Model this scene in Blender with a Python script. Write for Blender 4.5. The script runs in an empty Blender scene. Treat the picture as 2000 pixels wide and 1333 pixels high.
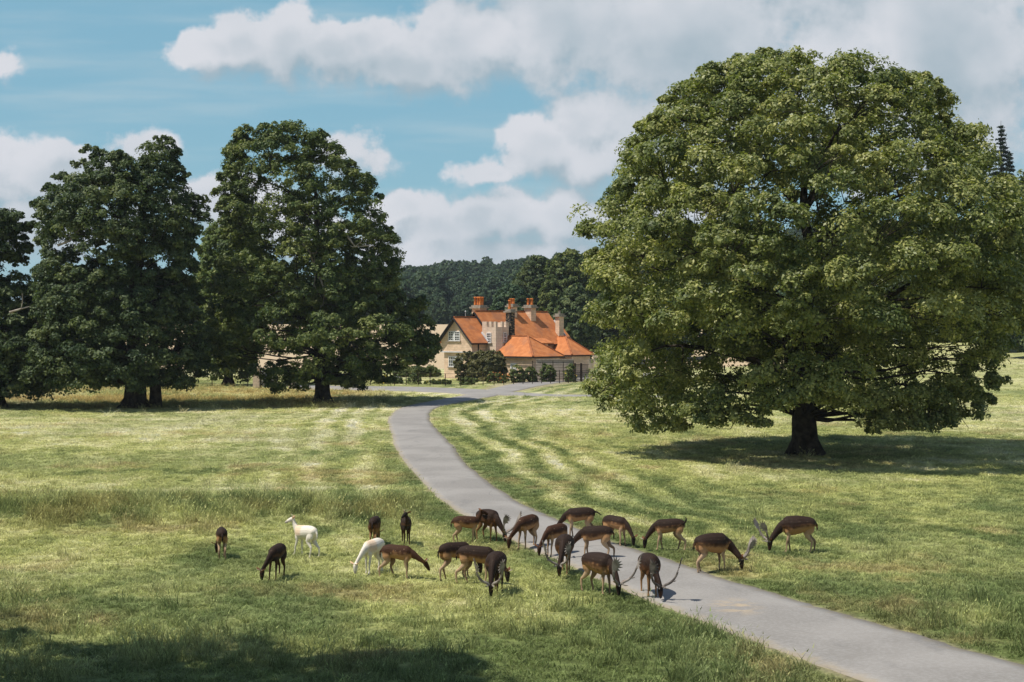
import bpy, bmesh, math, random
import numpy as np
from mathutils import Vector, Matrix

# ------------------------------------------------------------------ camera, sky, sun
SC = bpy.context.scene
COL = SC.collection
F, H, HY = 2778.0, 6.2, 640.0            # focal length in photo pixels, eye height, horizon row
cam_data = bpy.data.cameras.new("camera")
cam = bpy.data.objects.new("camera", cam_data); COL.objects.link(cam)
cam.location = (0, 0, H); cam.rotation_euler = (math.pi / 2, 0, 0)
cam_data.lens = 50.0; cam_data.sensor_width = 36.0
cam_data.shift_y = -26.5 / 2000.0
cam_data.clip_start = 0.5; cam_data.clip_end = 9000.0
SC.camera = cam
SC.render.resolution_x, SC.render.resolution_y = 1024, 682
SC.view_settings.view_transform = 'Standard'; SC.view_settings.look = 'None'
SC.view_settings.exposure = 0.0; SC.view_settings.gamma = 1.0
SC.cycles.max_bounces = 6; SC.cycles.diffuse_bounces = 2; SC.cycles.transmission_bounces = 4
SC.cycles.volume_bounces = 0

SUN_EL, SUN_AZ = math.radians(62), math.radians(252)      # azimuth clockwise from +Y (the view direction)
sun_dir = Vector((math.sin(SUN_AZ) * math.cos(SUN_EL), math.cos(SUN_AZ) * math.cos(SUN_EL), math.sin(SUN_EL)))
sl = bpy.data.lights.new("sun", 'SUN'); sl.energy = 5.0; sl.angle = math.radians(0.5); sl.color = (1.0, 0.94, 0.84)
so = bpy.data.objects.new("sun", sl); COL.objects.link(so)
so.rotation_euler = sun_dir.to_track_quat('Z', 'Y').to_euler(); so.location = (-60, -20, 80)

def nd(t, typ, **kw):
    n = t.nodes.new(typ)
    for k, v in kw.items():
        if k.startswith('i_'):
            n.inputs[int(k[2:])].default_value = v
        else:
            setattr(n, k, v)
    return n

def math_(t, op, a, b=None, c=None):
    n = t.nodes.new('ShaderNodeMath'); n.operation = op
    for i, v in enumerate((a, b, c)):
        if v is None: continue
        if isinstance(v, (int, float)): n.inputs[i].default_value = v
        else: t.links.new(v, n.inputs[i])
    return n.outputs[0]

def mixc(t, fac, a, b, mode='MIX'):
    n = t.nodes.new('ShaderNodeMix'); n.data_type = 'RGBA'; n.blend_type = mode
    for sock, v in ((n.inputs[0], fac), (n.inputs[6], a), (n.inputs[7], b)):
        if isinstance(v, (int, float)): sock.default_value = v
        elif isinstance(v, tuple): sock.default_value = v if len(v) == 4 else (*v, 1)
        else: t.links.new(v, sock)
    return n.outputs[2]

def smooth(t, v, lo, hi):
    n = t.nodes.new('ShaderNodeMapRange'); n.interpolation_type = 'SMOOTHSTEP'
    t.links.new(v, n.inputs[0]); n.inputs[1].default_value = lo; n.inputs[2].default_value = hi
    return n.outputs[0]

# cloud banks by direction: (tan azimuth, tan elevation) of the centre, half-widths
def blob(px, py, rx, ry, k=1.0): return ((px - 1000) / F, (HY - py) / F, rx / F, ry / F, k)      # k: how dense
CUMULUS = [blob(*b) for b in (
    (405, 108, 85, 58), (480, 95, 90, 78), (560, 88, 85, 88), (650, 108, 110, 82), (715, 95, 80, 62), (800, 130, 150, 72),
    (930, 85, 170, 120), (1090, 60, 220, 150), (1350, 60, 330, 220), (1800, 90, 420, 330), (1000, -80, 260, 120), (1600, -80, 600, 200),
    (1140, 235, 100, 80), (1065, 290, 110, 66), (1160, 310, 150, 72), (960, 333, 85, 42, .5), (1330, 270, 240, 170),
    (775, 405, 70, 48), (850, 450, 130, 80), (930, 435, 90, 62), (1005, 425, 85, 66), (1110, 425, 130, 80), (1280, 420, 170, 90), (960, 505, 360, 66),
    (690, 305, 105, 56, .5), (450, 395, 150, 75), (560, 450, 160, 70),
    (90, 350, 170, 82), (130, 318, 95, 52), (-90, 350, 190, 110), (60, 450, 260, 80), (265, 290, 100, 44, .4), (8, 128, 60, 48, .45))]

w = bpy.data.worlds.new("World"); SC.world = w; w.use_nodes = True
wt = w.node_tree; wt.nodes.clear()

g = bpy.data.node_groups.new("cloud_density", 'ShaderNodeTree')
g.interface.new_socket("P", in_out='INPUT', socket_type='NodeSocketVector')
g.interface.new_socket("D", in_out='OUTPUT', socket_type='NodeSocketFloat')
gi = g.nodes.new('NodeGroupInput'); go = g.nodes.new('NodeGroupOutput')
warp = nd(g, 'ShaderNodeTexNoise'); warp.inputs['Scale'].default_value = 26; warp.inputs['Detail'].default_value = 4
g.links.new(gi.outputs[0], warp.inputs['Vector'])
wv = nd(g, 'ShaderNodeVectorMath', operation='SUBTRACT'); g.links.new(warp.outputs['Color'], wv.inputs[0]); wv.inputs[1].default_value = (.5, .5, .5)
ws = nd(g, 'ShaderNodeVectorMath', operation='SCALE'); g.links.new(wv.outputs[0], ws.inputs[0]); ws.inputs['Scale'].default_value = 0.034
pw = nd(g, 'ShaderNodeVectorMath', operation='ADD'); g.links.new(gi.outputs[0], pw.inputs[0]); g.links.new(ws.outputs[0], pw.inputs[1])
acc = None
for cx, cy, rx, ry, dk in CUMULUS:
    s = nd(g, 'ShaderNodeVectorMath', operation='SUBTRACT'); g.links.new(pw.outputs[0], s.inputs[0]); s.inputs[1].default_value = (cx, cy, 0)
    m = nd(g, 'ShaderNodeVectorMath', operation='MULTIPLY'); g.links.new(s.outputs[0], m.inputs[0]); m.inputs[1].default_value = (1 / rx, 1 / ry, 0)
    l = nd(g, 'ShaderNodeVectorMath', operation='LENGTH'); g.links.new(m.outputs[0], l.inputs[0])
    v = math_(g, 'MULTIPLY_ADD', l.outputs['Value'], -dk, dk)
    acc = v if acc is None else math_(g, 'SMOOTH_MAX', acc, v, 0.25)
fb = nd(g, 'ShaderNodeTexNoise'); fb.inputs['Scale'].default_value = 34; fb.inputs['Detail'].default_value = 9; fb.inputs['Roughness'].default_value = 0.60
g.links.new(gi.outputs[0], fb.inputs['Vector'])
acc = math_(g, 'ADD', acc, math_(g, 'MULTIPLY', math_(g, 'SUBTRACT', fb.outputs[0], 0.5), 0.95))
g.links.new(acc, go.inputs[0])

tc = nd(wt, 'ShaderNodeTexCoord')
sep = nd(wt, 'ShaderNodeSeparateXYZ'); wt.links.new(tc.outputs['Generated'], sep.inputs[0])
yy = math_(wt, 'MAXIMUM', math_(wt, 'ABSOLUTE', sep.outputs[1]), 0.12)
cu = math_(wt, 'DIVIDE', sep.outputs[0], yy); cv = math_(wt, 'DIVIDE', sep.outputs[2], yy)
cp = nd(wt, 'ShaderNodeCombineXYZ'); wt.links.new(cu, cp.inputs[0]); wt.links.new(cv, cp.inputs[1])
def dens(off):
    n = nd(wt, 'ShaderNodeGroup'); n.node_tree = g
    if off:
        a = nd(wt, 'ShaderNodeVectorMath', operation='ADD'); wt.links.new(cp.outputs[0], a.inputs[0]); a.inputs[1].default_value = off
        wt.links.new(a.outputs[0], n.inputs[0])
    else: wt.links.new(cp.outputs[0], n.inputs[0])
    return n.outputs[0]
D0 = dens(None); D1 = dens((-0.007, 0.016, 0))
lit = smooth(wt, math_(wt, 'SUBTRACT', D0, D1), -0.55, 0.36)
alpha = smooth(wt, math_(wt, 'DIVIDE', D0, math_(wt, 'SUBTRACT', 0.62, math_(wt, 'MULTIPLY', lit, 0.40))), -0.08, 1.0)
lown = nd(wt, 'ShaderNodeTexNoise'); lown.inputs['Scale'].default_value = 9; lown.inputs['Detail'].default_value = 3
wt.links.new(cp.outputs[0], lown.inputs['Vector'])
lit2 = math_(wt, 'MULTIPLY', lit, math_(wt, 'ADD', 0.45, math_(wt, 'MULTIPLY', lown.outputs[0], 1.0)))
thick = smooth(wt, D0, 0.35, 0.9)
deep = smooth(wt, lown.outputs[0], 0.30, 0.66)
lm = nd(wt, 'ShaderNodeMix'); wt.links.new(math_(wt, 'MULTIPLY', thick, .75), lm.inputs[0]); wt.links.new(lit2, lm.inputs[2]); wt.links.new(deep, lm.inputs[3]); lit3 = lm.outputs[0]
ccol = mixc(wt, lit3, (0.36, 0.46, 0.53, 1), (0.70, 0.72, 0.77, 1))
# thin high streaks
mp = nd(wt, 'ShaderNodeMapping'); mp.inputs['Rotation'].default_value = (0, 0, math.radians(11)); mp.inputs['Scale'].default_value = (3.0, 26, 1)
wt.links.new(cp.outputs[0], mp.inputs['Vector'])
cir = nd(wt, 'ShaderNodeTexNoise'); cir.inputs['Scale'].default_value = 1.6; cir.inputs['Detail'].default_value = 5; cir.inputs['Roughness'].default_value = .5
wt.links.new(mp.outputs[0], cir.inputs['Vector'])
calpha = math_(wt, 'MULTIPLY', smooth(wt, cir.outputs[0], 0.44, 0.80), 0.55)
sky = nd(wt, 'ShaderNodeTexSky', sky_type='NISHITA', sun_disc=False)
sky.sun_elevation = SUN_EL; sky.sun_rotation = SUN_AZ; sky.air_density = 1.0; sky.dust_density = 0.6; sky.ozone_density = 1.6
SKY_K = 0.10
bgs = nd(wt, 'ShaderNodeBackground'); bgs.inputs[1].default_value = SKY_K
hs = mixc(wt, math_(wt, 'MULTIPLY', 0.68, math_(wt, 'MULTIPLY', smooth(wt, sep.outputs[2], 0.50, 0.22), smooth(wt, sep.outputs[1], -0.1, 0.45))), sky.outputs[0], (2.25, 4.95, 6.3, 1))
c0 = mixc(wt, calpha, hs, (5.4, 6.4, 6.9, 1))
cs = nd(wt, 'ShaderNodeVectorMath', operation='SCALE'); wt.links.new(ccol, cs.inputs[0]); cs.inputs['Scale'].default_value = 1 / SKY_K
c1 = mixc(wt, math_(wt, 'MULTIPLY', alpha, math_(wt, 'ADD', .35, math_(wt, 'MULTIPLY', .65, smooth(wt, sep.outputs[1], -0.1, 0.45)))), c0, cs.outputs[0])
wt.links.new(c1, bgs.inputs[0])
wo = nd(wt, 'ShaderNodeOutputWorld'); wt.links.new(bgs.outputs[0], wo.inputs[0])

# ------------------------------------------------------------------ helpers
rng = np.random.default_rng(7)
def tag(o, label=None, cat=None, group=None, kind=None):
    if label: o["label"] = label
    if cat: o["category"] = cat
    if group: o["group"] = group
    if kind: o["kind"] = kind
    return o
def empty(name, loc, rz=0.0):
    o = bpy.data.objects.new(name, None); COL.objects.link(o); o.location = loc; o.rotation_euler = (0, 0, rz)
    o.empty_display_size = 0.3
    return o
def link(name, me, mat, parent=None):
    o = bpy.data.objects.new(name, me); COL.objects.link(o)
    if mat is not None and not me.materials: me.materials.append(mat)
    if parent is not None: o.parent = parent
    return o
def mesh_np(name, V, faces, k, smooth_=False):
    """V (n,3); faces (m,k) ints"""
    me = bpy.data.meshes.new(name)
    V = np.ascontiguousarray(V, dtype=np.float32); faces = np.ascontiguousarray(faces, dtype=np.int32)
    me.vertices.add(len(V)); me.vertices.foreach_set('co', V.ravel())
    me.loops.add(faces.size); me.loops.foreach_set('vertex_index', faces.ravel())
    me.polygons.add(len(faces)); me.polygons.foreach_set('loop_start', np.arange(0, faces.size, k, dtype=np.int32))
    if smooth_: me.polygons.foreach_set('use_smooth', np.ones(len(faces), dtype=bool))
    me.update(calc_edges=True)
    return me
def attr(me, name, vals, typ='FLOAT'):
    a = me.attributes.new(name, typ, 'POINT')
    if typ == 'FLOAT': a.data.foreach_set('value', np.ascontiguousarray(vals, dtype=np.float32))
    elif typ == 'INT': a.data.foreach_set('value', np.ascontiguousarray(vals, dtype=np.int32))
    elif typ == 'FLOAT_VECTOR': a.data.foreach_set('vector', np.ascontiguousarray(vals, dtype=np.float32).ravel())
    elif typ == 'FLOAT_COLOR':
        v = np.ones((len(vals), 4), dtype=np.float32); v[:, :3] = vals; a.data.foreach_set('color', v.ravel())

class MB:
    """collects shapes, links them as ONE mesh object"""
    def __init__(s): s.v = []; s.f = []
    def add(s, V, Fc):
        b = len(s.v); s.v.extend([tuple(p) for p in V]); s.f.extend([tuple(b + i for i in f) for f in Fc])
    def box(s, x0, x1, y0, y1, z0, z1):
        V = [(x, y, z) for z in (z0, z1) for y in (y0, y1) for x in (x0, x1)]
        s.add(V, [(0, 2, 3, 1), (4, 5, 7, 6), (0, 1, 5, 4), (2, 6, 7, 3), (0, 4, 6, 2), (1, 3, 7, 5)])
    def beam(s, a, b, wd, hg, up=(0, 0, 1)):
        a = Vector(a); b = Vector(b); t = (b - a).normalized(); sd = t.cross(Vector(up))
        if sd.length < 1e-4: sd = t.cross(Vector((1, 0, 0)))
        sd.normalize(); u = sd.cross(t); sd *= wd / 2; u *= hg / 2
        V = [a - sd - u, a + sd - u, a + sd + u, a - sd + u, b - sd - u, b + sd - u, b + sd + u, b - sd + u]
        s.add(V, [(0, 1, 2, 3), (7, 6, 5, 4), (0, 4, 5, 1), (1, 5, 6, 2), (2, 6, 7, 3), (3, 7, 4, 0)])
    def tube(s, pts, rads, n=8, cap=True):
        pts = [Vector(p) for p in pts]; b = len(s.v); k = len(pts); side = None
        for i, p in enumerate(pts):
            t = (pts[min(i + 1, k - 1)] - pts[max(i - 1, 0)]).normalized()
            if side is None:
                side = t.cross(Vector((0.13, 0.31, 0.94)))
                if side.length < 0.1: side = t.cross(Vector((1, 0, 0)))
            side = (side - t * side.dot(t)).normalized(); o = t.cross(side)
            for j in range(n):
                a = 2 * math.pi * j / n
                s.v.append(tuple(p + (side * math.cos(a) + o * math.sin(a)) * rads[i]))
        for i in range(k - 1):
            for j in range(n):
                a0 = b + i * n + j; a1 = b + i * n + (j + 1) % n
                s.f.append((a0, a1, a1 + n, a0 + n))
        if cap:
            s.f.append(tuple(b + j for j in range(n))[::-1]); s.f.append(tuple(b + (k - 1) * n + j for j in range(n)))
    def slab(s, poly, th):
        P = [Vector(p) for p in poly]; nrm = (P[1] - P[0]).cross(P[2] - P[0]).normalized()
        if nrm.z < 0: nrm = -nrm
        n = len(P); V = P + [p - nrm * th for p in P]
        s.add(V, [tuple(range(n)), tuple(range(2 * n - 1, n - 1, -1))] + [(i, i + n, (i + 1) % n + n, (i + 1) % n) for i in range(n)])
    def prism(s, poly, d):
        P = [Vector(p) for p in poly]; d = Vector(d); n = len(P); V = P + [p + d for p in P]
        s.add(V, [tuple(range(n)), tuple(range(2 * n - 1, n - 1, -1))] + [(i, i + n, (i + 1) % n + n, (i + 1) % n) for i in range(n)])
    def build(s, name, mat, parent=None, smooth_=False):
        me = bpy.data.meshes.new(name); me.from_pydata(s.v, [], s.f)
        bm = bmesh.new(); bm.from_mesh(me); bmesh.ops.recalc_face_normals(bm, faces=bm.faces); bm.to_mesh(me); bm.free()
        if smooth_: me.polygons.foreach_set('use_smooth', np.ones(len(me.polygons), dtype=bool))
        return link(name, me, mat, parent)

def _h(ix, iy, seed):
    n = (ix.astype(np.int64) * 374761393 + iy.astype(np.int64) * 668265263 + seed * 982451653) & 0x7fffffff
    n = ((n ^ (n >> 13)) * 1274126177) & 0x7fffffff
    n = n ^ (n >> 16)
    return (n & 0xffff) / 65535.0
def vnoise(x, y, seed=0):
    ix = np.floor(x); iy = np.floor(y); fx = x - ix; fy = y - iy
    fx = fx * fx * (3 - 2 * fx); fy = fy * fy * (3 - 2 * fy)
    a = _h(ix, iy, seed); b = _h(ix + 1, iy, seed); c = _h(ix, iy + 1, seed); d = _h(ix + 1, iy + 1, seed)
    return (a * (1 - fx) + b * fx) * (1 - fy) + (c * (1 - fx) + d * fx) * fy
def fbm(x, y, seed=0, o=4):
    s = 0; a = 0.5
    for i in range(o): s = s + a * vnoise(x, y, seed + i * 17); x = x * 2.03 + 11.3; y = y * 2.03 + 5.7; a *= 0.5
    return s / (1 - 0.5 ** o)
def sst(x, a, b):
    t = np.clip((x - a) / (b - a), 0, 1); return t * t * (3 - 2 * t)

# ------------------------------------------------------------------ materials
def mat_new(name):
    m = bpy.data.materials.new(name); m.use_nodes = True; t = m.node_tree
    return m, t, t.nodes['Principled BSDF']
def tint_noise(t, scale, detail=5, coord='Object'):
    tcn = nd(t, 'ShaderNodeTexCoord'); n = nd(t, 'ShaderNodeTexNoise'); n.inputs['Scale'].default_value = scale; n.inputs['Detail'].default_value = detail
    t.links.new(tcn.outputs[coord], n.inputs['Vector']); return n.outputs[0]
def simple(name, ca, cb, scale=4, rough=0.8, bump=0.0, lo=0.35, hi=0.65):
    m, t, b = mat_new(name)
    n = tint_noise(t, scale)
    t.links.new(mixc(t, smooth(t, n, lo, hi), ca, cb), b.inputs['Base Color']); b.inputs['Roughness'].default_value = rough
    b.inputs['Specular IOR Level'].default_value = 0.25
    if bump:
        bp = nd(t, 'ShaderNodeBump'); bp.inputs['Strength'].default_value = bump; bp.inputs['Distance'].default_value = .1
        t.links.new(n, bp.inputs['Height']); t.links.new(bp.outputs[0], b.inputs['Normal'])
    return m
def leaf_mat(name, c0, c1, c2, trans=0.3, rough=0.5, spec=0.3):
    m, t, b = mat_new(name)
    a = nd(t, 'ShaderNodeAttribute', attribute_name='tint')
    cr = nd(t, 'ShaderNodeValToRGB'); cr.color_ramp.elements[0].color = (*c0, 1); cr.color_ramp.elements[1].color = (*c2, 1)
    e = cr.color_ramp.elements.new(0.5); e.color = (*c1, 1)
    t.links.new(a.outputs['Fac'], cr.inputs[0])
    t.links.new(cr.outputs[0], b.inputs['Base Color']); b.inputs['Roughness'].default_value = rough; b.inputs['Specular IOR Level'].default_value = spec
    tr = nd(t, 'ShaderNodeBsdfTranslucent'); t.links.new(mixc(t, 1.0, cr.outputs[0], (1.1, 1.25, 0.5, 1), 'MULTIPLY'), tr.inputs[0])
    mx = nd(t, 'ShaderNodeMixShader'); mx.inputs[0].default_value = trans
    t.links.new(b.outputs[0], mx.inputs[1]); t.links.new(tr.outputs[0], mx.inputs[2])
    t.links.new(mx.outputs[0], t.nodes['Material Output'].inputs[0])
    return m
M = {}
M['bark'] = simple('bark', (0.018, 0.014, 0.010), (0.06, 0.048, 0.036), 3.5, 0.95, 0.6)
M['dead_wood'] = simple('dead_wood', (0.25, 0.21, 0.17), (0.42, 0.38, 0.33), 3, 0.9)
M['sycamore'] = leaf_mat('sycamore_leaf', (0.08, 0.115, 0.034), (0.225, 0.255, 0.078), (0.47, 0.455, 0.165), 0.30, 0.48, 0.4)
M['oak'] = leaf_mat('oak_leaf', (0.036, 0.062, 0.030), (0.085, 0.122, 0.052), (0.185, 0.215, 0.082), 0.24, 0.55, 0.22)
M['oak_green'] = leaf_mat('oak_green_leaf', (0.040, 0.070, 0.024), (0.11, 0.150, 0.047), (0.25, 0.27, 0.085), 0.24, 0.55, 0.22)
M['oak_pale'] = leaf_mat('oak_pale_leaf', (0.06, 0.10, 0.03), (0.13, 0.18, 0.05), (0.26, 0.28, 0.08), 0.25, 0.55, 0.25)
M['far'] = leaf_mat('far_leaf', (0.034, 0.066, 0.044), (0.066, 0.115, 0.062), (0.12, 0.165, 0.072), 0.2, 0.6, 0.2)
M['spruce'] = leaf_mat('spruce_needles', (0.014, 0.030, 0.024), (0.026, 0.046, 0.036), (0.04, 0.06, 0.042), 0.1, 0.6, 0.2)
M['shrub'] = leaf_mat('shrub_leaf', (0.05, 0.06, 0.022), (0.115, 0.115, 0.04), (0.22, 0.19, 0.07), 0.22)
M['shrub_green'] = leaf_mat('garden_leaf', (0.055, 0.09, 0.028), (0.12, 0.16, 0.045), (0.24, 0.25, 0.09), 0.25)
# ------------------------------------------------------------------ terrain
def at(px, d): return (px - 1000) / F * d
def dist(py, z=0.0): return F * (H - z) / (py - HY)
def gp(px, py):
    d = dist(py); return np.array([at(px, d), d])

def zt(x, y):
    x = np.asarray(x, dtype=float); y = np.asarray(y, dtype=float)
    z = 0.35 * np.exp(-((y - 47) / 5.0) ** 2) * sst(-x, 1.5, 9)
    z = z + 0.10 * (fbm(x * .11, y * .11, 3, 3) - .5) * sst(y, 0, 20) * (1 - sst(y, 150, 180))
    # meadow climbing to the wood on the right
    z = z + 4.2 * sst(y, 105, 250) * sst(x, 22, 80)
    # corn field and wooded hill behind the house
    z = z + 7.0 * sst(y, 195, 400) + (14.5 + 0.085 * (x + 50).clip(-160, 260)) * sst(y, 385, 690) - 10 * sst(y, 760, 1500)
    return z

L_EDGE = [(2050, 1470), (1865, 1395), (1690, 1333), (1530, 1275), (1400, 1226), (1300, 1186), (1205, 1146), (1110, 1105), (1010, 1060), (935, 1021), (893, 1000), (842, 960), (806, 920), (788, 900), (771, 870), (761, 840), (759, 820), (768, 806), (790, 795), (830, 786), (868, 779.5), (905, 773), (935, 766), (965, 758.5), (1010, 749), (1060, 742.5), (1115, 737.5), (1180, 733), (1260, 729)]
R_EDGE = [(2560, 1450), (2270, 1376), (2070, 1322), (1860, 1262), (1690, 1214), (1550, 1175), (1430, 1138), (1310, 1097), (1192, 1060), (1096, 1021), (1048, 1000), (976, 960), (925, 920), (905, 900), (882, 870), (853, 840), (840, 820), (840, 806), (856, 796), (897, 787), (935, 780.5), (962, 775), (990, 768.5), (1020, 762), (1060, 754), (1105, 747), (1160, 741), (1225, 736.5), (1300, 732)]
def spline(P, n):
    P = np.array(P, float); t = np.concatenate([[0], np.cumsum(np.hypot(*np.diff(P, axis=0).T))]); t /= t[-1]
    out = []
    P2 = np.vstack([2 * P[0] - P[1], P, 2 * P[-1] - P[-2]])
    for i in range(len(P) - 1):
        p0, p1, p2, p3 = P2[i], P2[i + 1], P2[i + 2], P2[i + 3]
        for u in np.linspace(0, 1, n, endpoint=False):
            out.append(0.5 * ((2 * p1) + (-p0 + p2) * u + (2 * p0 - 5 * p1 + 4 * p2 - p3) * u * u + (-p0 + 3 * p1 - 3 * p2 + p3) * u ** 3))
    out.append(P[-1]); return np.array(out)
RL = spline([gp(*p) for p in L_EDGE], 9); RR = spline([gp(*p) for p in R_EDGE], 9)
RC = (RL + RR) / 2; RW = np.hypot(*(RR - RL).T) / 2
# the lane that crosses at the junction
SIDE = [[gp(px, py) for px, py in e] for e in (
    [(575, 753), (650, 754), (760, 755), (850, 757), (930, 760.5), (1000, 766), (1080, 770.5), (1180, 772), (1400, 774)],
    [(575, 760), (650, 762.5), (760, 764.5), (850, 767.5), (920, 772), (1000, 773), (1080, 774.5), (1180, 775.5), (1400, 777)])]
SL = spline(SIDE[0], 8); SR = spline(SIDE[1], 8); SCn = (SL + SR) / 2; SW = np.hypot(*(SR - SL).T) / 2

def near(x, y, C, Wd):
    """distance to the centreline, half width there, signed side (+ right), arc length"""
    P = np.stack([x, y], 1); n = len(P); D = np.full(n, 1e9); W_ = np.zeros(n); S = np.zeros(n); A = np.zeros(n)
    al = np.concatenate([[0], np.cumsum(np.hypot(*np.diff(C, axis=0).T))]); T = np.gradient(C, axis=0)
    for i in range(0, n, 20000):
        p = P[i:i + 20000]; d2 = ((p[:, None, :] - C[None]) ** 2).sum(2); k = d2.argmin(1)
        v = p - C[k]; cr = T[k, 0] * v[:, 1] - T[k, 1] * v[:, 0]
        D[i:i + 20000] = np.sqrt(d2[np.arange(len(p)), k]); W_[i:i + 20000] = Wd[k]; S[i:i + 20000] = -np.sign(cr); A[i:i + 20000] = al[k]
    return D, W_, S, A

def lerp(a, b, t): return a * (1 - t)[:, None] + np.array(b)[None] * t[:, None]
def ground_fields(x, y):
    """albedo of the turf, length of the grass (0 mown .. 1 tall), free of road"""
    x = np.asarray(x, float); y = np.asarray(y, float)
    D, W_, S, A = near(x, y, RC, RW); D2, W2, _, _ = near(x, y, SCn, SW)
    edge = D - W_; edge2 = D2 - W2
    n_big = fbm(x * .09, y * .06, 21, 4); n_mid = fbm(x * .5, y * .33, 31, 4); n_fin = fbm(x * 1.9, y * 1.3, 41, 4)
    dry = 0.48 + 1.1 * (n_big - .5) + 0.75 * (n_mid - .5) + .5 * (n_fin - .5)
    wob = 2.2 * (fbm(x * .2, y * .2, 51, 3) - .5)
    # swaths left by mowing, following the road on its right and (weaker) on its left
    st = np.sin((edge + wob) * 2 * np.pi / 1.9 + .6)
    fade = sst(edge, 0.5, 1.4) * (.22 + .78 * (1 - sst(edge, 3.5, 7.5))) * (1 - sst(edge, 10, 17)) * np.where(S > 0, 1.0, .6) * sst(y, 34, 46)
    dry = dry + .42 * st * fade * (.45 + 1.1 * n_big)
    # swaths across the open meadow
    st2 = np.sin((y + 0.10 * x + 4 * (fbm(x * .05, y * .05, 61, 3) - .5)) * 2 * np.pi / 4.4)
    dry = dry + .10 * st2 * (1 - fade) * sst(y, 44, 60) * sst(n_big, .3, .6)
    dry = dry - .30 * (1 - sst(edge, 0.2, 1.4)) * (y < 95)
    dry = dry + .10 * sst(y, 50, 90) - .30 * (1 - sst(y, 25, 41)) - .1 * (1 - sst(y, 38, 52))
    # a worn hay line above the bank on the left
    dry = dry + .35 * np.exp(-((y - 53.5 - .12 * (x + 14)) / .7) ** 2) * sst(-x, 2, 5)
    # long uncut strips: the bank on the left, under the oaks, along the fence
    bank = np.exp(-((y - 47 - .06 * (x + 8) + 2.2 * (fbm(x * .3, y * .1, 77, 2) - .5)) / 3.6) ** 4) * sst(-x, 1.8 - 0 * x, 4.5)
    oaks = sst(y, 106, 112) * (1 - sst(y, 150, 158)) * sst(-x, 7, 16)
    front = 1 - sst(y, 27, 36)
    tall = np.clip(.8 * bank * sst(n_mid + .3 * n_fin, .38, .62) + .85 * oaks + .5 * front * sst(n_mid, .35, .6) + .12 * sst(n_mid, .6, .75), 0, 1)
    dry = dry - .27 * bank - .05 * oaks
    dry = np.clip(dry, 0, 1)
    c = lerp(np.tile(np.array([[.120, .150, .050]]), (len(x), 1)), (.315, .325, .125), sst(dry, .08, .45))
    c = lerp(c, (.52, .485, .265), sst(dry, .42, .86)); c = lerp(c, (.63, .58, .395), sst(dry, .8, 1.05) * .75)
    cool = sst(fbm(x * .16 + 9, y * .12, 87, 3), .42, .66); c = lerp(c, (.14, .18, .075), cool * .35)
    brown = sst(fbm(x * .35, y * .3, 91, 4), .60, .74) * (.35 + .65 * sst(n_fin, .4, .6)) * (1 - .6 * sst(y, 70, 120))
    c = lerp(c, (.29, .225, .105), brown * .55)
    ob = oaks * sst(fbm(x * .12, y * .5, 95, 3), .38, .6); c = lerp(c, (.34, .235, .085), ob * .7)
    bo = bank * sst(fbm(x * .5, y * .5, 97, 3), .5, .7); c = lerp(c, (.25, .215, .075), bo * .6)
    right = sst(y, 110, 150) * sst(x, 15, 30); c = lerp(c, (.30, .31, .13), right * .5)
    corn = sst(y, 208, 212) * (1 - sst(x, 40, 60)) * (1 - sst(y, 395, 402)); c = lerp(c, (.48, .375, .24), corn)
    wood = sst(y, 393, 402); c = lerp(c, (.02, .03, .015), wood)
    road = np.minimum(edge, edge2)
    c = lerp(c, (.30, .25, .17), (1 - sst(edge, -.05, .22)) * .6)
    tall = tall * sst(road, .1, .8)
    return c, tall, road, corn

# the ground: one sheet, finer where it is looked at closely
def axis_(parts):
    return np.unique(np.concatenate([np.linspace(a, b, n) for a, b, n in parts]))
gx = axis_([(-3500, -300, 14), (-300, -60, 34), (-60, -22, 60), (-22, 24, 240), (24, 70, 80), (70, 300, 40), (300, 3500, 14)])
gy = axis_([(-400, 5, 14), (5, 22, 20), (22, 62, 240), (62, 110, 130), (110, 215, 110), (215, 420, 70), (420, 800, 40), (800, 6000, 14)])
GX, GY = np.meshgrid(gx, gy); xf, yf = GX.ravel(), GY.ravel()
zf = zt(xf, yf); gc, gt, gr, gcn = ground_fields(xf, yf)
ny, nx = GX.shape
idx = np.arange(ny * nx).reshape(ny, nx)
quads = np.stack([idx[:-1, :-1], idx[:-1, 1:], idx[1:, 1:], idx[1:, :-1]], -1).reshape(-1, 4)
gme = mesh_np('ground', np.stack([xf, yf, zf], 1), quads, 4, True)
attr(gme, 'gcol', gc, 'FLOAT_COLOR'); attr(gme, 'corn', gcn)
m, t, b = mat_new('turf'); M['turf'] = m
a = nd(t, 'ShaderNodeAttribute', attribute_name='gcol')
geo = nd(t, 'ShaderNodeNewGeometry')
n1 = nd(t, 'ShaderNodeTexNoise'); n1.inputs['Scale'].default_value = 5.0; n1.inputs['Detail'].default_value = 8; n1.inputs['Roughness'].default_value = .7
t.links.new(geo.outputs['Position'], n1.inputs['Vector'])
mpn = nd(t, 'ShaderNodeMapping'); mpn.inputs['Scale'].default_value = (0.8, 1.6, 1.6); t.links.new(geo.outputs['Position'], mpn.inputs['Vector'])
n2 = nd(t, 'ShaderNodeTexNoise'); n2.inputs['Scale'].default_value = 1.3; n2.inputs['Detail'].default_value = 6; t.links.new(mpn.outputs[0], n2.inputs['Vector'])
f1 = math_(t, 'ADD', .62, math_(t, 'MULTIPLY', smooth(t, n1.outputs[0], .3, .7), .9))
f2 = math_(t, 'ADD', .72, math_(t, 'MULTIPLY', smooth(t, n2.outputs[0], .3, .7), .56))
can = nd(t, 'ShaderNodeAttribute', attribute_name='corn')
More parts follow.
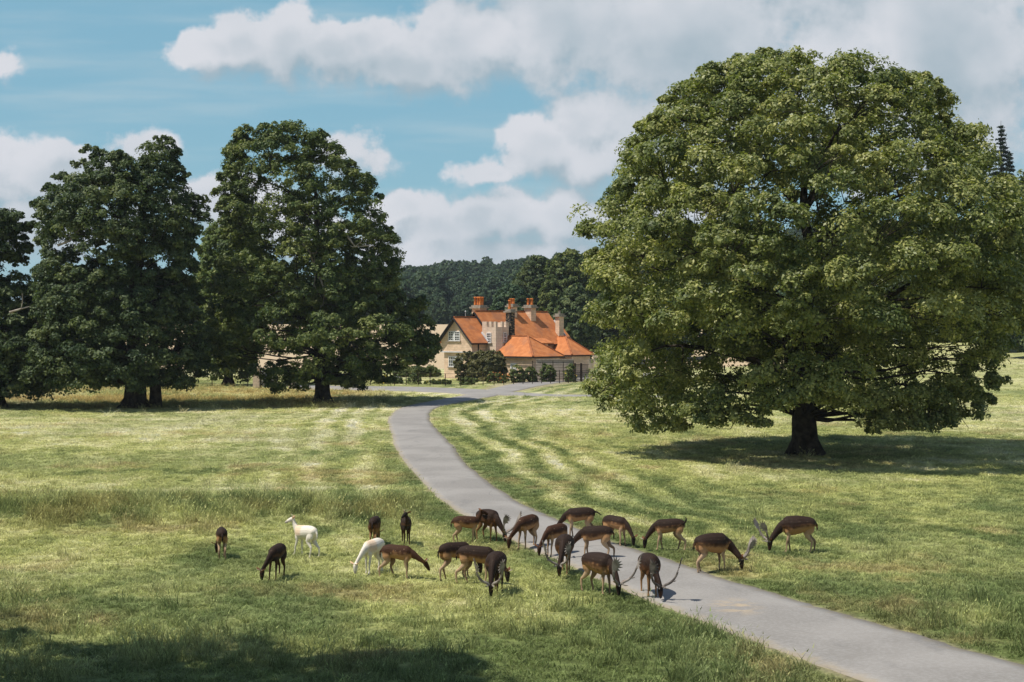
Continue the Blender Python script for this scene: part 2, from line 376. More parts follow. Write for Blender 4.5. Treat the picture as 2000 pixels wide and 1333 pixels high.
fm = math_(t, 'MULTIPLY', f1, f2); fm = math_(t, 'ADD', math_(t, 'MULTIPLY', fm, math_(t, 'SUBTRACT', 1.0, math_(t, 'MULTIPLY', can.outputs['Fac'], .85))), math_(t, 'MULTIPLY', can.outputs['Fac'], .85)); cc = nd(t, 'ShaderNodeCombineXYZ')
for i in range(3): t.links.new(fm, cc.inputs[i])
t.links.new(mixc(t, 1.0, a.outputs['Color'], cc.outputs[0], 'MULTIPLY'), b.inputs['Base Color'])
b.inputs['Roughness'].default_value = .95; b.inputs['Specular IOR Level'].default_value = .1
bp = nd(t, 'ShaderNodeBump'); bp.inputs['Strength'].default_value = .7; bp.inputs['Distance'].default_value = .12
t.links.new(n1.outputs[0], bp.inputs['Height']); t.links.new(bp.outputs[0], b.inputs['Normal'])
ground = tag(link('ground', gme, M['turf']), 'grassy deer park meadow with pale mown swaths', 'ground', kind='structure')

# road sheets
m, t, b = mat_new('tarmac'); M['tarmac'] = m
geo = nd(t, 'ShaderNodeNewGeometry')
def pn(scale, det, sc=(1, 1, 1)):
    mp_ = nd(t, 'ShaderNodeMapping'); mp_.inputs['Scale'].default_value = sc; t.links.new(geo.outputs['Position'], mp_.inputs['Vector'])
    n = nd(t, 'ShaderNodeTexNoise'); n.inputs['Scale'].default_value = scale; n.inputs['Detail'].default_value = det; t.links.new(mp_.outputs[0], n.inputs['Vector']); return n.outputs[0]
c_ = mixc(t, smooth(t, pn(.35, 5), .35, .65), (.222, .208, .190), (.285, .268, .247))
c_ = mixc(t, math_(t, 'MULTIPLY', smooth(t, pn(14, 5), .38, .70), .35), c_, (.36, .35, .335))
c_ = mixc(t, math_(t, 'MULTIPLY', smooth(t, pn(1.4, 6, (1, .35, 1)), .58, .72), .38), c_, (.16, .155, .15))
ea = nd(t, 'ShaderNodeAttribute', attribute_name='edge')
ef = math_(t, 'MULTIPLY', smooth(t, math_(t, 'ADD', ea.outputs['Fac'], math_(t, 'MULTIPLY', math_(t, 'SUBTRACT', pn(2.5, 6), .5), .5)), .80, 1.0), .55)
c_ = mixc(t, ef, c_, (.30, .245, .165))
# a sandy smear of dried mud on the near stretch
sd_ = nd(t, 'ShaderNodeVectorMath', operation='DISTANCE'); sm_ = nd(t, 'ShaderNodeMapping'); sm_.inputs['Scale'].default_value = (.85, .5, 1); t.links.new(geo.outputs['Position'], sm_.inputs['Vector'])
sp0 = gp(1438, 1190); t.links.new(sm_.outputs[0], sd_.inputs[0]); sd_.inputs[1].default_value = (sp0[0] * .85, sp0[1] * .5, .05)
sfac = math_(t, 'MULTIPLY', math_(t, 'SUBTRACT', 1.0, smooth(t, sd_.outputs['Value'], .05, .62)), smooth(t, pn(4, 6, (.6, 1, 1)), .42, .58))
c_ = mixc(t, math_(t, 'MULTIPLY', sfac, .75), c_, (.44, .34, .22))
vo = nd(t, 'ShaderNodeTexVoronoi', feature='DISTANCE_TO_EDGE'); vo.inputs['Scale'].default_value = .33
wv_ = nd(t, 'ShaderNodeTexNoise'); wv_.inputs['Scale'].default_value = 1.1; wv_.inputs['Detail'].default_value = 5; t.links.new(geo.outputs['Position'], wv_.inputs['Vector'])
wp = mixc(t, .35, geo.outputs['Position'], wv_.outputs['Color'], 'ADD'); t.links.new(wp, vo.inputs['Vector'])
ck = math_(t, 'MULTIPLY', math_(t, 'SUBTRACT', 1.0, smooth(t, vo.outputs['Distance'], .0, .007)), smooth(t, pn(.2, 2), .5, .62))
c_ = mixc(t, math_(t, 'MULTIPLY', ck, .6), c_, (.11, .105, .10))
t.links.new(c_, b.inputs['Base Color']); b.inputs['Roughness'].default_value = .85
bp = nd(t, 'ShaderNodeBump'); bp.inputs['Strength'].default_value = .25; bp.inputs['Distance'].default_value = .02
t.links.new(pn(35, 4), bp.inputs['Height']); t.links.new(bp.outputs[0], b.inputs['Normal'])
def road_sheet(name, Lp, Rp, lift, label):
    k = 11; V = []; E = []
    for i in range(len(Lp)):
        jl = .05 * (vnoise(np.array([i * .9]), np.array([3.]), 5)[0] - .5); jr = .05 * (vnoise(np.array([i * .9]), np.array([8.]), 6)[0] - .5)
        for j in range(k):
            rim = j in (0, k - 1); s = min(1, max(0, (j - 1) / (k - 3))); s2 = s + jl * (1 - s) + jr * s
            if rim: s2 += .015 if j else -.015
            p = Lp[i] * (1 - s2) + Rp[i] * s2
            V.append((p[0], p[1], lift + .035 * (1 - (2 * s - 1) ** 2) - .2 * rim)); E.append(abs(2 * s - 1))
    V = np.array(V); V[:, 2] += zt(V[:, 0], V[:, 1])
    id2 = np.arange(len(V)).reshape(len(Lp), k)
    q = np.stack([id2[:-1, :-1], id2[:-1, 1:], id2[1:, 1:], id2[1:, :-1]], -1).reshape(-1, 4)
    me = mesh_np(name, V, q, 4, True); attr(me, 'edge', E)
    return tag(link(name, me, M['tarmac']), label, 'road', kind='structure')
road_sheet('road', RL, RR, .022, 'narrow grey tarmac road winding from the foreground to the house')
road_sheet('lane', SL, SR, .016, 'narrow tarmac lane crossing in front of the house')

# ------------------------------------------------------------------ grass
def gn_instances(name, pts, idx_, rot, scl, coll, col=None, mat=None, label=None, cat=None):
    me = bpy.data.meshes.new(name); me.vertices.add(len(pts)); me.vertices.foreach_set('co', np.ascontiguousarray(pts, np.float32).ravel())
    attr(me, 'idx', idx_, 'INT'); attr(me, 'rot', rot, 'FLOAT_VECTOR'); attr(me, 'scl', scl, 'FLOAT_VECTOR')
    if col is not None: attr(me, 'gcol', col, 'FLOAT_COLOR')
    me.update()
    o = link(name, me, None)
    ng = bpy.data.node_groups.new(name + '_scatter', 'GeometryNodeTree')
    ng.interface.new_socket("Geometry", in_out='INPUT', socket_type='NodeSocketGeometry'); ng.interface.new_socket("Geometry", in_out='OUTPUT', socket_type='NodeSocketGeometry')
    i = ng.nodes.new('NodeGroupInput'); oo = ng.nodes.new('NodeGroupOutput')
    ins = ng.nodes.new('GeometryNodeInstanceOnPoints'); ci = ng.nodes.new('GeometryNodeCollectionInfo')
    ci.inputs['Collection'].default_value = coll; ci.inputs['Separate Children'].default_value = True; ci.inputs['Reset Children'].default_value = True
    ng.links.new(i.outputs[0], ins.inputs['Points']); ng.links.new(ci.outputs[0], ins.inputs['Instance']); ins.inputs['Pick Instance'].default_value = True
    for nm, typ, sock in (('idx', 'INT', 'Instance Index'), ('rot', 'FLOAT_VECTOR', 'Rotation'), ('scl', 'FLOAT_VECTOR', 'Scale')):
        na = ng.nodes.new('GeometryNodeInputNamedAttribute'); na.data_type = typ; na.inputs[0].default_value = nm
        ng.links.new(na.outputs[0], ins.inputs[sock])
    ng.links.new(ins.outputs[0], oo.inputs[0])
    md = o.modifiers.new('scatter', 'NODES'); md.node_group = ng
    return tag(o, label, cat, kind='stuff')

m, t, b = mat_new('grass_blade'); M['blade'] = m
a = nd(t, 'ShaderNodeAttribute', attribute_name='gcol', attribute_type='INSTANCER')
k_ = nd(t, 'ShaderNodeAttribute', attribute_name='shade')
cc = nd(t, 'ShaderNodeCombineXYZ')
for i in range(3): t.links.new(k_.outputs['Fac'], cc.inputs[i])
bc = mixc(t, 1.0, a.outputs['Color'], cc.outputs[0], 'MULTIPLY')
t.links.new(bc, b.inputs['Base Color']); b.inputs['Roughness'].default_value = .6; b.inputs['Specular IOR Level'].default_value = .25
tr = nd(t, 'ShaderNodeBsdfTranslucent'); t.links.new(bc, tr.inputs[0]); mx = nd(t, 'ShaderNodeMixShader'); mx.inputs[0].default_value = .35
t.links.new(b.outputs[0], mx.inputs[1]); t.links.new(tr.outputs[0], mx.inputs[2]); t.links.new(mx.outputs[0], t.nodes['Material Output'].inputs[0])

def tuft(name, n, R, hmin, hmax, wd, lean, seed, heads=0.0):
    r = np.random.default_rng(seed); V = []; Fc = []; Sh = []
    for k in range(n):
        rr = R * math.sqrt(r.random()); th = r.random() * 6.283; bx, by = rr * math.cos(th), rr * math.sin(th)
        h = r.uniform(hmin, hmax); la = r.random() * 6.283; ll = lean * r.uniform(.2, 1.0) * h
        dx, dy = math.cos(la) * ll, math.sin(la) * ll; pa = r.random() * 6.283; w_ = wd * r.uniform(.6, 1.3)
        cx, cy = math.cos(pa) * w_ / 2, math.sin(pa) * w_ / 2; s = r.uniform(.55, 1.35); b0 = len(V)
        V += [(bx - cx, by - cy, -.02), (bx + cx, by + cy, -.02), (bx + dx * .35 + cx * .8, by + dy * .35 + cy * .8, h * .6), (bx + dx * .35 - cx * .8, by + dy * .35 - cy * .8, h * .6), (bx + dx, by + dy, h)]
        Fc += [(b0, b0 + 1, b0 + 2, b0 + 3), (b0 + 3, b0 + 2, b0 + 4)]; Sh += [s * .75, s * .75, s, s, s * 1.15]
        if r.random() < heads:
            b1 = len(V); V += [(bx + dx - cx * 1.6, by + dy - cy * 1.6, h), (bx + dx + cx * 1.6, by + dy + cy * 1.6, h), (bx + dx * 1.3, by + dy * 1.3, h * 1.22)]
            Fc += [(b1, b1 + 1, b1 + 2)]; Sh += [s * 1.5] * 3
    me = bpy.data.meshes.new(name); me.from_pydata(V, [], Fc); attr(me, 'shade', Sh); me.materials.append(M['blade'])
    return bpy.data.objects.new(name, me)
gcoll = bpy.data.collections.new('grass_tufts')
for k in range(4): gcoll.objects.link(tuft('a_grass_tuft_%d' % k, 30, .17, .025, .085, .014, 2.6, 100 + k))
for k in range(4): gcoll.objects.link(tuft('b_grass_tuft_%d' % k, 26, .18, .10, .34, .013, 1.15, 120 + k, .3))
def scatter(y0, y1, dens, size, seed, m_=1.06):
    r = np.random.default_rng(seed)
    area = .5 * (.76 * m_) * (y1 * y1 - y0 * y0); n = int(area * dens)
    y = np.sqrt(r.uniform(y0 * y0, y1 * y1, n)); x = y * r.uniform(-.38 * m_, .38 * m_, n)
    return x, y, np.full(n, size)
bands = [scatter(22, 34, 26, 1.0, 1, 1.2), scatter(34, 48, 24, 1.05, 2), scatter(48, 66, 15, 1.2, 3), scatter(66, 92, 8, 1.5, 4), scatter(92, 128, 3.2, 1.9, 5), scatter(128, 185, 1.0, 2.4, 6)]
px_ = np.concatenate([b_[0] for b_ in bands]); py_ = np.concatenate([b_[1] for b_ in bands]); ps_ = np.concatenate([b_[2] for b_ in bands])
c_g, tl, rd, cn = ground_fields(px_, py_)
keep = (rd > .10 + .12 * rng.random(len(rd))); px_, py_, ps_, c_g, tl = px_[keep], py_[keep], ps_[keep], c_g[keep], tl[keep]
n = len(px_); is_tall = rng.random(n) < tl * .7
c_g = np.clip(c_g * rng.uniform(.75, 1.3, (n, 1)) * np.where(is_tall, 1.5, 1.75)[:, None], 0, .8)
gi_ = np.where(is_tall, 4 + rng.integers(0, 4, n), rng.integers(0, 4, n))
rt = np.stack([rng.normal(0, .12, n), rng.normal(0, .12, n), rng.uniform(0, 6.283, n)], 1)
sc1 = ps_ * rng.uniform(.75, 1.35, n); hz = np.clip(sc1, 0, 1.15) * rng.uniform(.7, 1.3, n)
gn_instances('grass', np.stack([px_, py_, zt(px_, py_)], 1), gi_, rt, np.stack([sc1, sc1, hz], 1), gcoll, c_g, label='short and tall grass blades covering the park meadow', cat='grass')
# ------------------------------------------------------------------ trees
def unit(v): return v / np.maximum(np.linalg.norm(v, axis=-1, keepdims=True), 1e-9)
def leaf_mesh(name, P, N, S, tint, r, mat):
    n = len(P); N = unit(N); t0 = unit(np.cross(N, r.normal(size=(n, 3)))); b0 = np.cross(N, t0)
    S = S[:, None]; V = np.empty((n, 4, 3), np.float32)
    V[:, 0] = P + t0 * S; V[:, 1] = P + b0 * S * .55 + N * S * .12; V[:, 2] = P - t0 * S; V[:, 3] = P - b0 * S * .55 + N * S * .12
    me = mesh_np(name, V.reshape(-1, 3), np.arange(n * 4).reshape(n, 4), 4)
    attr(me, 'tint', np.repeat(tint, 4)); me.materials.append(mat); return me

class Env:
    """crown envelope: rows (height, reach to the left, reach to the right) in metres from the trunk axis"""
    def __init__(s, rows):
        rows = sorted(rows); s.z = np.array([r[0] for r in rows]); s.l = np.array([r[1] for r in rows]); s.r = np.array([r[2] for r in rows])
    def ext(s, z): return np.interp(z, s.z, s.l), np.interp(z, s.z, s.r)
    def inside_point(s, z, th, q, depth=1.0):
        L, R = s.ext(z); c = (R - L) / 2; a = (L + R) / 2
        return np.stack([c + a * q * np.cos(th), a * q * np.sin(th) * depth, z], -1)

def clump_centres(env, n, r, shell=.8, a0=1.3, depth=1.0, sep=.62, sprigs=.25):
    """centres spread through the envelope, most of them near its surface, never crowding"""
    zs = np.linspace(env.z[0], env.z[-1] - .45 * a0, 200); L, R = env.ext(zs); wgt = (L + R) + .4 * (env.z[-1] - env.z[0]) * (zs > env.z[-1] - 2.5)
    cdf = np.cumsum(wgt); cdf /= cdf[-1]; out = []; rad = []; tries = 0
    while len(out) < n and tries < n * 40:
        tries += 1
        z = np.interp(r.random(), cdf, zs); th = r.random() * 2 * np.pi
        a = a0 * r.uniform(.65, 1.3); l, rr = env.ext(z); half = (l + rr) / 2
        if r.random() < shell: q = max(0, 1 - (a * .85) / max(half, .1)) * r.uniform(.9, 1.03)
        else: q = max(0, 1 - a / max(half, .1)) * math.sqrt(r.random())
        p = env.inside_point(z, th, q, depth)
        if out:
            d = np.linalg.norm((np.array(out) - p) * (1, 1, 1.5), axis=1)
            if (d < sep * (np.array(rad) + a) * (.55 + .45 * (1 - tries / (n * 40)))).any(): continue
        out.append(p); rad.append(a)
    for _ in range(int(n * sprigs)):                                # small sprays that break the outline
        z = np.interp(r.random(), cdf, zs); out.append(env.inside_point(z, r.random() * 2 * np.pi, r.uniform(.86, .99), depth)); rad.append(a0 * r.uniform(.22, .42))
    return np.array(out), np.array(rad)

def crown_leaves(C, A, r, subs, per, leaf, flat=.6, droop=.25, centre=None):
    """each clump is a cluster of sprays, each spray a dome of leaves"""
    k = len(C); ctr = C.mean(0) if centre is None else np.array(centre)
    out = unit((C - ctr) * (1, 1, .8)); Pn = []; Nn = []; Sn = []; Tn = []
    d = unit(r.normal(size=(k, subs, 3)) + .75 * out[:, None] + (0, 0, .25)); q = r.uniform(.45, 1.0, (k, subs, 1))
    sc_ = C[:, None] + d * q * A[:, None, None] * (1, 1, flat); sr = A[:, None] * r.uniform(.20, .42, (k, subs)) * (8 / subs) ** .3
    tint_c = np.clip(r.normal(.5, .13, (k, 1)) + r.normal(0, .10, (k, subs)), 0, 1)
    sc_ = sc_.reshape(-1, 3); sr = sr.reshape(-1); od = d.reshape(-1, 3); tc_ = tint_c.reshape(-1); K = len(sc_)
    ld = unit(r.normal(size=(K, per, 3)) + .55 * od[:, None] + (0, 0, .55)); lq = r.uniform(.45, 1.22, (K, per, 1))
    P = sc_[:, None] + ld * lq * sr[:, None, None] * (1.15, 1.15, .72)
    rad2 = np.linalg.norm((P - sc_[:, None])[:, :, :2], axis=2); P[:, :, 2] -= droop * rad2 ** 2 / np.maximum(sr[:, None], .1)
    N = unit(ld * .75 + od[:, None] * .35 + (0, 0, .45) + r.normal(0, .55, (K, per, 3)))
    S = leaf * r.uniform(.65, 1.25, (K, per)); T = np.clip(tc_[:, None] + r.normal(0, .2, (K, per)), 0, 1)
    return P.reshape(-1, 3), N.reshape(-1, 3), S.reshape(-1), T.reshape(-1)

def bent(a, b, r, n=6, sag=0.0, jit=.06):
    a = np.array(a, float); b = np.array(b, float); L = np.linalg.norm(b - a); out = []
    off = r.normal(0, jit * L, 3)
    for i in range(n):
        u = i / (n - 1); p = a * (1 - u) + b * u + off * math.sin(math.pi * u) + r.normal(0, jit * L * .22, 3) * (0 < i < n - 1)
        p[2] += sag * L * (u * (1 - u)) * 2
        out.append(p)
    return out

def skeleton(C, A, r, h0, htop, rb, lean=(0, 0), n_main=11, twigs=140, fork=None, flare=1.35, zlow=None):
    """trunk with a flared foot, main limbs and branches that end in the clumps"""
    mb = MB(); top = np.array([lean[0], lean[1], htop])
    zz = np.concatenate([[-.3, 0.0, .35, .9], np.linspace(1.8, htop, 9)]); pts = []; rr = []
    jx = r.normal(0, .10, (len(zz), 2)); jx[:4] = 0
    for i, z in enumerate(zz):
        u = max(0, z) / htop; pts.append((lean[0] * u ** 1.5 + jx[i, 0] * u * 3, lean[1] * u ** 1.5 + jx[i, 1] * u * 3, z))
        fl = 1 + (flare - 1) * math.exp(-max(0, z) / .45); rr.append(rb * fl * (1 - .86 * u ** 1.1))
    mb.tube(pts, rr, 16)
    for k in range(7):                                              # buttress roots
        a = k * .9 + r.uniform(-.2, .2); mb.tube([(math.cos(a) * rb * .7, math.sin(a) * rb * .7, .9), (math.cos(a) * rb * 1.1, math.sin(a) * rb * 1.1, .25), (math.cos(a) * rb * 1.6, math.sin(a) * rb * 1.6, -.15)], [rb * .22, rb * .30, rb * .2], 7)
    tp = np.array(pts); tr_ = np.array(rr)
    nodes = []; nrad = []
    order = r.permutation(len(C)); far = [i for i in order if np.linalg.norm(C[i, :2]) > .45 * np.abs(C[:, :2]).max()][:n_main]
    for i in far:
        c = C[i]; zb = max(h0, min(htop * .8, c[2] - .55 * np.linalg.norm(c[:2]) + r.uniform(-.5, .5)))
        j = np.abs(tp[:, 2] - zb).argmin(); b0 = tp[j]; path = bent(b0, c, r, 8, sag=.16, jit=.05)
        r0 = min(tr_[j] * .6, rb * .36); rads = [max(.03, r0 * (1 - .88 * k / 7)) for k in range(8)]
        mb.tube(path, rads, 8); nodes += path[2:]; nrad += rads[2:]
    for j in range(4, len(tp)): nodes.append(tp[j]); nrad.append(tr_[j])
    nd_ = np.array(nodes); nr = np.array(nrad)
    for i in order[:twigs]:
        c = C[i]; dd = np.linalg.norm(nd_ - c, axis=1) + 2.0 * np.maximum(0, nd_[:, 2] - c[2]); j = dd.argmin()
        r0 = min(nr[j] * .6, .10); p = bent(nd_[j], c, r, 5, .08, .07); mb.tube(p, [max(.016, r0 * (1 - .8 * k / 4)) for k in range(5)], 5)
        for q in range(3):
            e = c + unit(r.normal(size=3) + (0, 0, .2)) * A[i] * r.uniform(.7, 1.0); mb.tube(bent(p[3], e, r, 4, 0, .08), [.028, .022, .016, .010], 4)
    return mb

def tree(name, label, cat, loc, env, seed, mat, clumps, subs, per, leaf, a0, rb, htop, h0, shell=.8, n_main=11, twigs=140, group=None, depth=1.0, extra=None, dead=(), lean=(0, 0), flat=.6, gap=None, flare=1.35, droop=.25, sep=.66):
    r = np.random.default_rng(seed)
    C, A = clump_centres(env, clumps, r, shell, a0, depth, sep)
    if gap is not None:
        k = np.array([not gap(c) for c in C]); C, A = C[k], A[k]
    if extra is not None:
        C = np.vstack([C, np.array([e[:3] for e in extra])]); A = np.concatenate([A, [e[3] for e in extra]])
    root = empty(name, (loc[0], loc[1], float(zt(loc[0], loc[1])))); tag(root, label, cat, group)
    skeleton(C, A, r, h0, htop, rb, lean, n_main, twigs, flare=flare).build('trunk', M['bark'], root, True)
    P, N, S, T = crown_leaves(C, A, r, subs, per, leaf, flat, droop)
    link('crown', leaf_mesh('crown', P, N, S, T, r, mat), None, root)
    for path in dead:
        mb = MB(); pp = [np.array(p, float) for p in path]
        mb.tube(pp, [.10 * (1 - .75 * i / (len(pp) - 1)) for i in range(len(pp))], 6)
        for q in range(4):
            a_ = pp[1 + q % (len(pp) - 1)]; e = a_ + unit(r.normal(size=3)) * r.uniform(.6, 1.3); mb.tube(bent(a_, e, r, 4, 0, .12), [.045, .035, .025, .012], 5)
        mb.build('dead_branch', M['dead_wood'], root, True)
    return root
def rows_px(rows, ax, base, s):
    """silhouette rows read off the photograph (row, left, right) -> metres about the trunk"""
    return Env([((base - y) / s, (ax - l) / s, (rr - ax) / s) for y, l, rr in rows])

# the big sycamore
d_ = dist(889); s_ = F / d_
env = rows_px([(112, 1440, 1560), (126, 1420, 1640), (152, 1360, 1720), (180, 1318, 1800), (212, 1275, 1848), (255, 1238, 1878), (300, 1212, 1912), (350, 1190, 1950), (400, 1166, 1995), (440, 1140, 2015),
               (500, 1148, 2020), (560, 1150, 2025), (620, 1162, 2010), (680, 1168, 1975), (730, 1158, 1930), (770, 1180, 1910)], 1572, 889, s_)
def syc_gap(c):
    x, y, z = c; rr = math.hypot(x, y)
    if z < 6.2 - 2.4 * (1 - sst(np.array(-y), 0, 6)) and y < 1 and rr > 4.5 and y < -.45 * abs(x) : return True
    if z < 4.4 and rr < 4.6 and not (abs(x) < 2.2 and y < -1): return True
    if z < 3.3 and 1.5 < x < 5.5: return True
    if z < 3.2 and -3.6 < x < -1.2: return True
    if 10.6 < z < 12.8 and abs(x + 1.0) < 2.6 and rr < 8.2: return True
    return False
ex = []
for px, py, yy_, a_ in ((1560, 725, -6.5, 1.7), (1600, 755, -6.8, 1.5), (1520, 770, -6.2, 1.4), (1480, 812, -5.5, .9), (1430, 812, -5, 1.0), (1390, 812, -5, 1.0), (1640, 770, -6, 1.3), (1565, 770, -7, .9),
                        (1870, 800, -1, 1.2), (1905, 775, 0, .9), (1820, 815, -2, 1.2), (1760, 818, -3, 1.1), (1925, 778, .5, .6), (1270, 815, -1, 1.3), (1330, 820, -2, 1.2), (1225, 790, 0, 1.4), (1190, 760, .5, 1.1), (1700, 825, -4, .8), (1680, 790, -3, 1.2), (1725, 800, -3, 1.3), (1780, 802, -2, 1.3), (1840, 795, -1, 1.3), (1750, 772, -4, 1.3), (1700, 765, -4.5, 1.3), (1800, 770, -3, 1.3), (1420, 770, -5, 1.2), (1350, 790, -4, 1.2),
                        (1500, 720, -6, 1.6), (1640, 720, -6.6, 1.6), (1490, 112, 0.5, .8), (1470, 132, 1, 1.2), (1550, 130, 1, 1.2), (1800, 160, 0, .8), (1660, 148, -2, 1.0), (1390, 145, -1, .9)):
    k_ = 1 + yy_ / d_
    ex.append(((px - 1000) / F * (d_ + yy_) - at(1572, d_), yy_, H - (py - HY) / F * (d_ + yy_), a_))
tree('sycamore_tree', 'huge domed sunlit sycamore standing alone beside the road', 'tree', (at(1572, d_), d_), env, 11, M['sycamore'], 420, 12, 92, .096, 1.75, .64, 15.0, 3.2, .92, 15, 260, extra=ex, gap=syc_gap, flare=1.3, flat=.5, droop=.3, sep=.74)

# oaks on the left
d2 = dist(797); s2 = F / d2
env = rows_px([(285, 262, 335), (305, 225, 350), (330, 175, 355), (355, 140, 360), (385, 105, 385), (420, 72, 405), (450, 78, 395), (490, 85, 385), (540, 80, 385), (590, 70, 395), (640, 60, 410), (690, 50, 420), (715, 55, 420), (740, 75, 405)], 268, 797, s2)
dl = [[((p[0] - 268) / s2, -4.2 + .2 * i, (797 - p[1]) / s2) for i, p in enumerate(pp)] for pp in (((150, 486), (170, 478), (182, 462), (196, 445)), ((60, 612), (80, 605), (98, 600)))]
t2 = tree('oak_tree', 'dark broad oak with twin trunks, second tree from the left edge', 'tree', (at(264, d2), d2), env, 22, M['oak'], 320, 12, 56, .125, 1.55, .86, 17.5, 2.6, .82, 12, 200, dead=dl, lean=(.4, 0), flare=1.2, sep=.72, extra=[((p[0] - 268) / s2, p[2], (797 - p[1]) / s2, p[3]) for p in ((322, 276, 0, .8), (306, 296, .5, 1.1), (340, 300, 0, .8), (180, 298, 0, .8), (165, 325, .5, .9), (200, 310, 0, .9), (105, 372, 0, .8), (82, 398, 0, .7), (352, 340, 0, .9), (388, 392, 0, .8), (395, 425, 0, .8), (130, 350, 0, .8), (70, 440, 0, .6))],
     gap=lambda c: (c[2] < 1.6 and abs(c[0]) < 2.4) or (-4.5 < c[0] < -2.4 and 11.2 < c[2] < 13.0))
mb = MB(); mb.tube([((302 - 264) / s2, .3, -.3), ((302 - 264) / s2, .3, .2), ((302 - 264) / s2, .25, 1.4), (1.2, .2, 3.2), (1.4, .4, 6), (2.1, .5, 9)], [.62, .52, .44, .42, .34, .22], 14); mb.build('trunk', M['bark'], t2, True)

d3 = dist(787); s3 = F / d3
env = rows_px([(250, 505, 590), (262, 468, 632), (280, 448, 668), (300, 440, 695), (325, 432, 715), (350, 430, 730), (380, 425, 742), (410, 428, 752), (440, 430, 768), (470, 432, 785), (510, 430, 790), (550, 425, 785), (590, 420, 790), (625, 412, 820), (655, 408, 848), (685, 412, 850), (700, 425, 842), (722, 450, 770), (735, 500, 745)], 630, 787, s3)
def oak_gap(c):
    x, y, z = c
    if z < 2.2 and (abs(x) < 1.6 or x > 4.5): return True
    if z < 3.1 and x < -3.5: return True
    if z < 4.3 and -5.9 < x < -3.3: return True
    if 16.2 < z < 19.4 and -6.3 < x < -3.0: return r_g.random() < .5
    if 15.4 < z < 18.0 and 2.4 < x < 4.6: return r_g.random() < .5
    if z < 3.6 and x > 5.6: return True
    return False
r_g = np.random.default_rng(5)
dl = [[((p[0] - 630) / s3, -5.0 + .2 * i, (787 - p[1]) / s3) for i, p in enumerate(pp)] for pp in (((600, 470), (622, 500), (632, 530), (628, 560), (642, 585)), ((692, 468), (706, 488), (728, 486)), ((672, 620), (676, 632), (673, 645)), ((640, 545), (650, 570), (646, 590)))]
ex = [((p[0] - 630) / s3, p[2], (787 - p[1]) / s3, p[3]) for p in ((455, 300, 0, .9), (440, 345, .5, .9), (430, 378, 0, .9), (470, 282, 0, 1.0), (755, 735, -1, .7), (820, 700, -1, .8), (835, 680, 0, .8), (560, 745, -5, 1.0), (600, 738, -5, 1.1), (535, 720, -5, 1.2), (690, 740, -4, 1.0), (800, 600, 0, 1.0), (815, 588, 0, .9), (455, 310, 1.5, 1.0), (450, 395, 0, .9), (480, 400, 1, .8), (790, 605, 0, 1.1), (812, 592, 0, .8), (826, 625, .5, 1.0), (842, 652, 0, .9), (802, 640, -.5, 1.2), (778, 645, -.5, 1.2), (846, 678, 0, .8), (832, 693, -.5, .8), (815, 664, 0, 1.1), (790, 680, 0, 1.1), (480, 262, 0, 1.1), (520, 258, 0, 1.1), (560, 256, 0, 1.1))]
tree('oak_tree', 'tall oak with open branching top and one dark trunk left of the house', 'tree', (at(630, d3), d3), env, 33, M['oak_green'], 340, 12, 54, .128, 1.45, .62, 19.5, 2.6, .80, 13, 240, dead=dl, sep=.72, gap=oak_gap, extra=ex, lean=(-.9, 0), flare=1.45)

d1 = dist(797) + .5
env = rows_px([(405, -60, 40), (430, -90, 52), (470, -110, 58), (520, -120, 56), (570, -125, 62), (620, -120, 100), (670, -120, 140), (720, -110, 150), (755, -90, 120)], -4, 797, s2)
tree('oak_tree', 'dark oak cut off by the left edge of the picture', 'tree', (at(-6, d1), d1), env, 44, M['oak'], 200, 11, 50, .135, 1.5, .55, 12.5, 2.2, .78, 9, 150, gap=lambda c: c[2] < 1.5 and abs(c[0]) < 2 or (9 < c[2] < 13 and r_g.random() < .3))
d4 = 152.; s4 = F / d4; b4 = HY + H * s4
env = rows_px([(425, 415, 480), (450, 398, 505), (480, 388, 520), (530, 384, 530), (580, 386, 530), (640, 384, 520), (690, 388, 510), (725, 400, 500)], 446, b4, s4)
tree('maple_tree', 'paler green maple half hidden between the two big oaks', 'tree', (at(446, d4), d4), env, 55, M['oak_pale'], 190, 10, 44, .16, 1.7, .5, 15, 2.5, .8, 8, 100)
d5 = 158.; s5 = F / d5; b5 = HY + H * s5
env = rows_px([(520, 90, 150), (560, 60, 190), (620, 40, 230), (680, 40, 240), (730, 60, 220)], 140, b5, s5)
tree('maple_tree', 'low dark maple behind the twin trunked oak', 'tree', (at(140, d5), d5), env, 56, M['oak'], 130, 7, 36, .22, 1.7, .4, 9, 2., .8, 6, 60)

# wood behind the house and on the right, a handful of trees one can tell apart
def woods(px, d, top, hw, seed, mat, label, kind='broadleaf_tree', leaf=.27, clumps=150, low=.12):
    z0 = float(zt(at(px, d), d)); hh = H - (top - HY) / F * d - z0; wd_ = hw / F * d
    env = Env([(hh, wd_ * .12, wd_ * .12), (hh * .95, wd_ * .42, wd_ * .4), (hh * .84, wd_ * .74, wd_ * .72), (hh * .66, wd_ * .97, wd_), (hh * .42, wd_, wd_ * .97), (hh * low, wd_ * .8, wd_ * .8)])
    return tree(kind, label, 'tree', (at(px, d), d), env, seed, mat, clumps, 7, 34, leaf, max(1.3, wd_ * .26), .42, hh * .75, hh * .15, .85, 8, 40, 'trees of the wood edge', flat=.65)
woods(1000, 222, 556, 46, 71, M['far'], 'low dark tree just behind the chimneys of the house')
woods(1047, 236, 500, 52, 72, M['oak'], 'tall dark tree behind the middle of the house roof')
woods(1108, 228, 487, 56, 73, M['oak_green'], 'tallest dark tree behind the right end of the house')
woods(1165, 232, 490, 60, 74, M['oak'], 'dark tree behind the house, next to the big sycamore crown')
woods(1125, 214, 560, 44, 75, M['oak'], 'dark lower tree hugging the right end of the house')
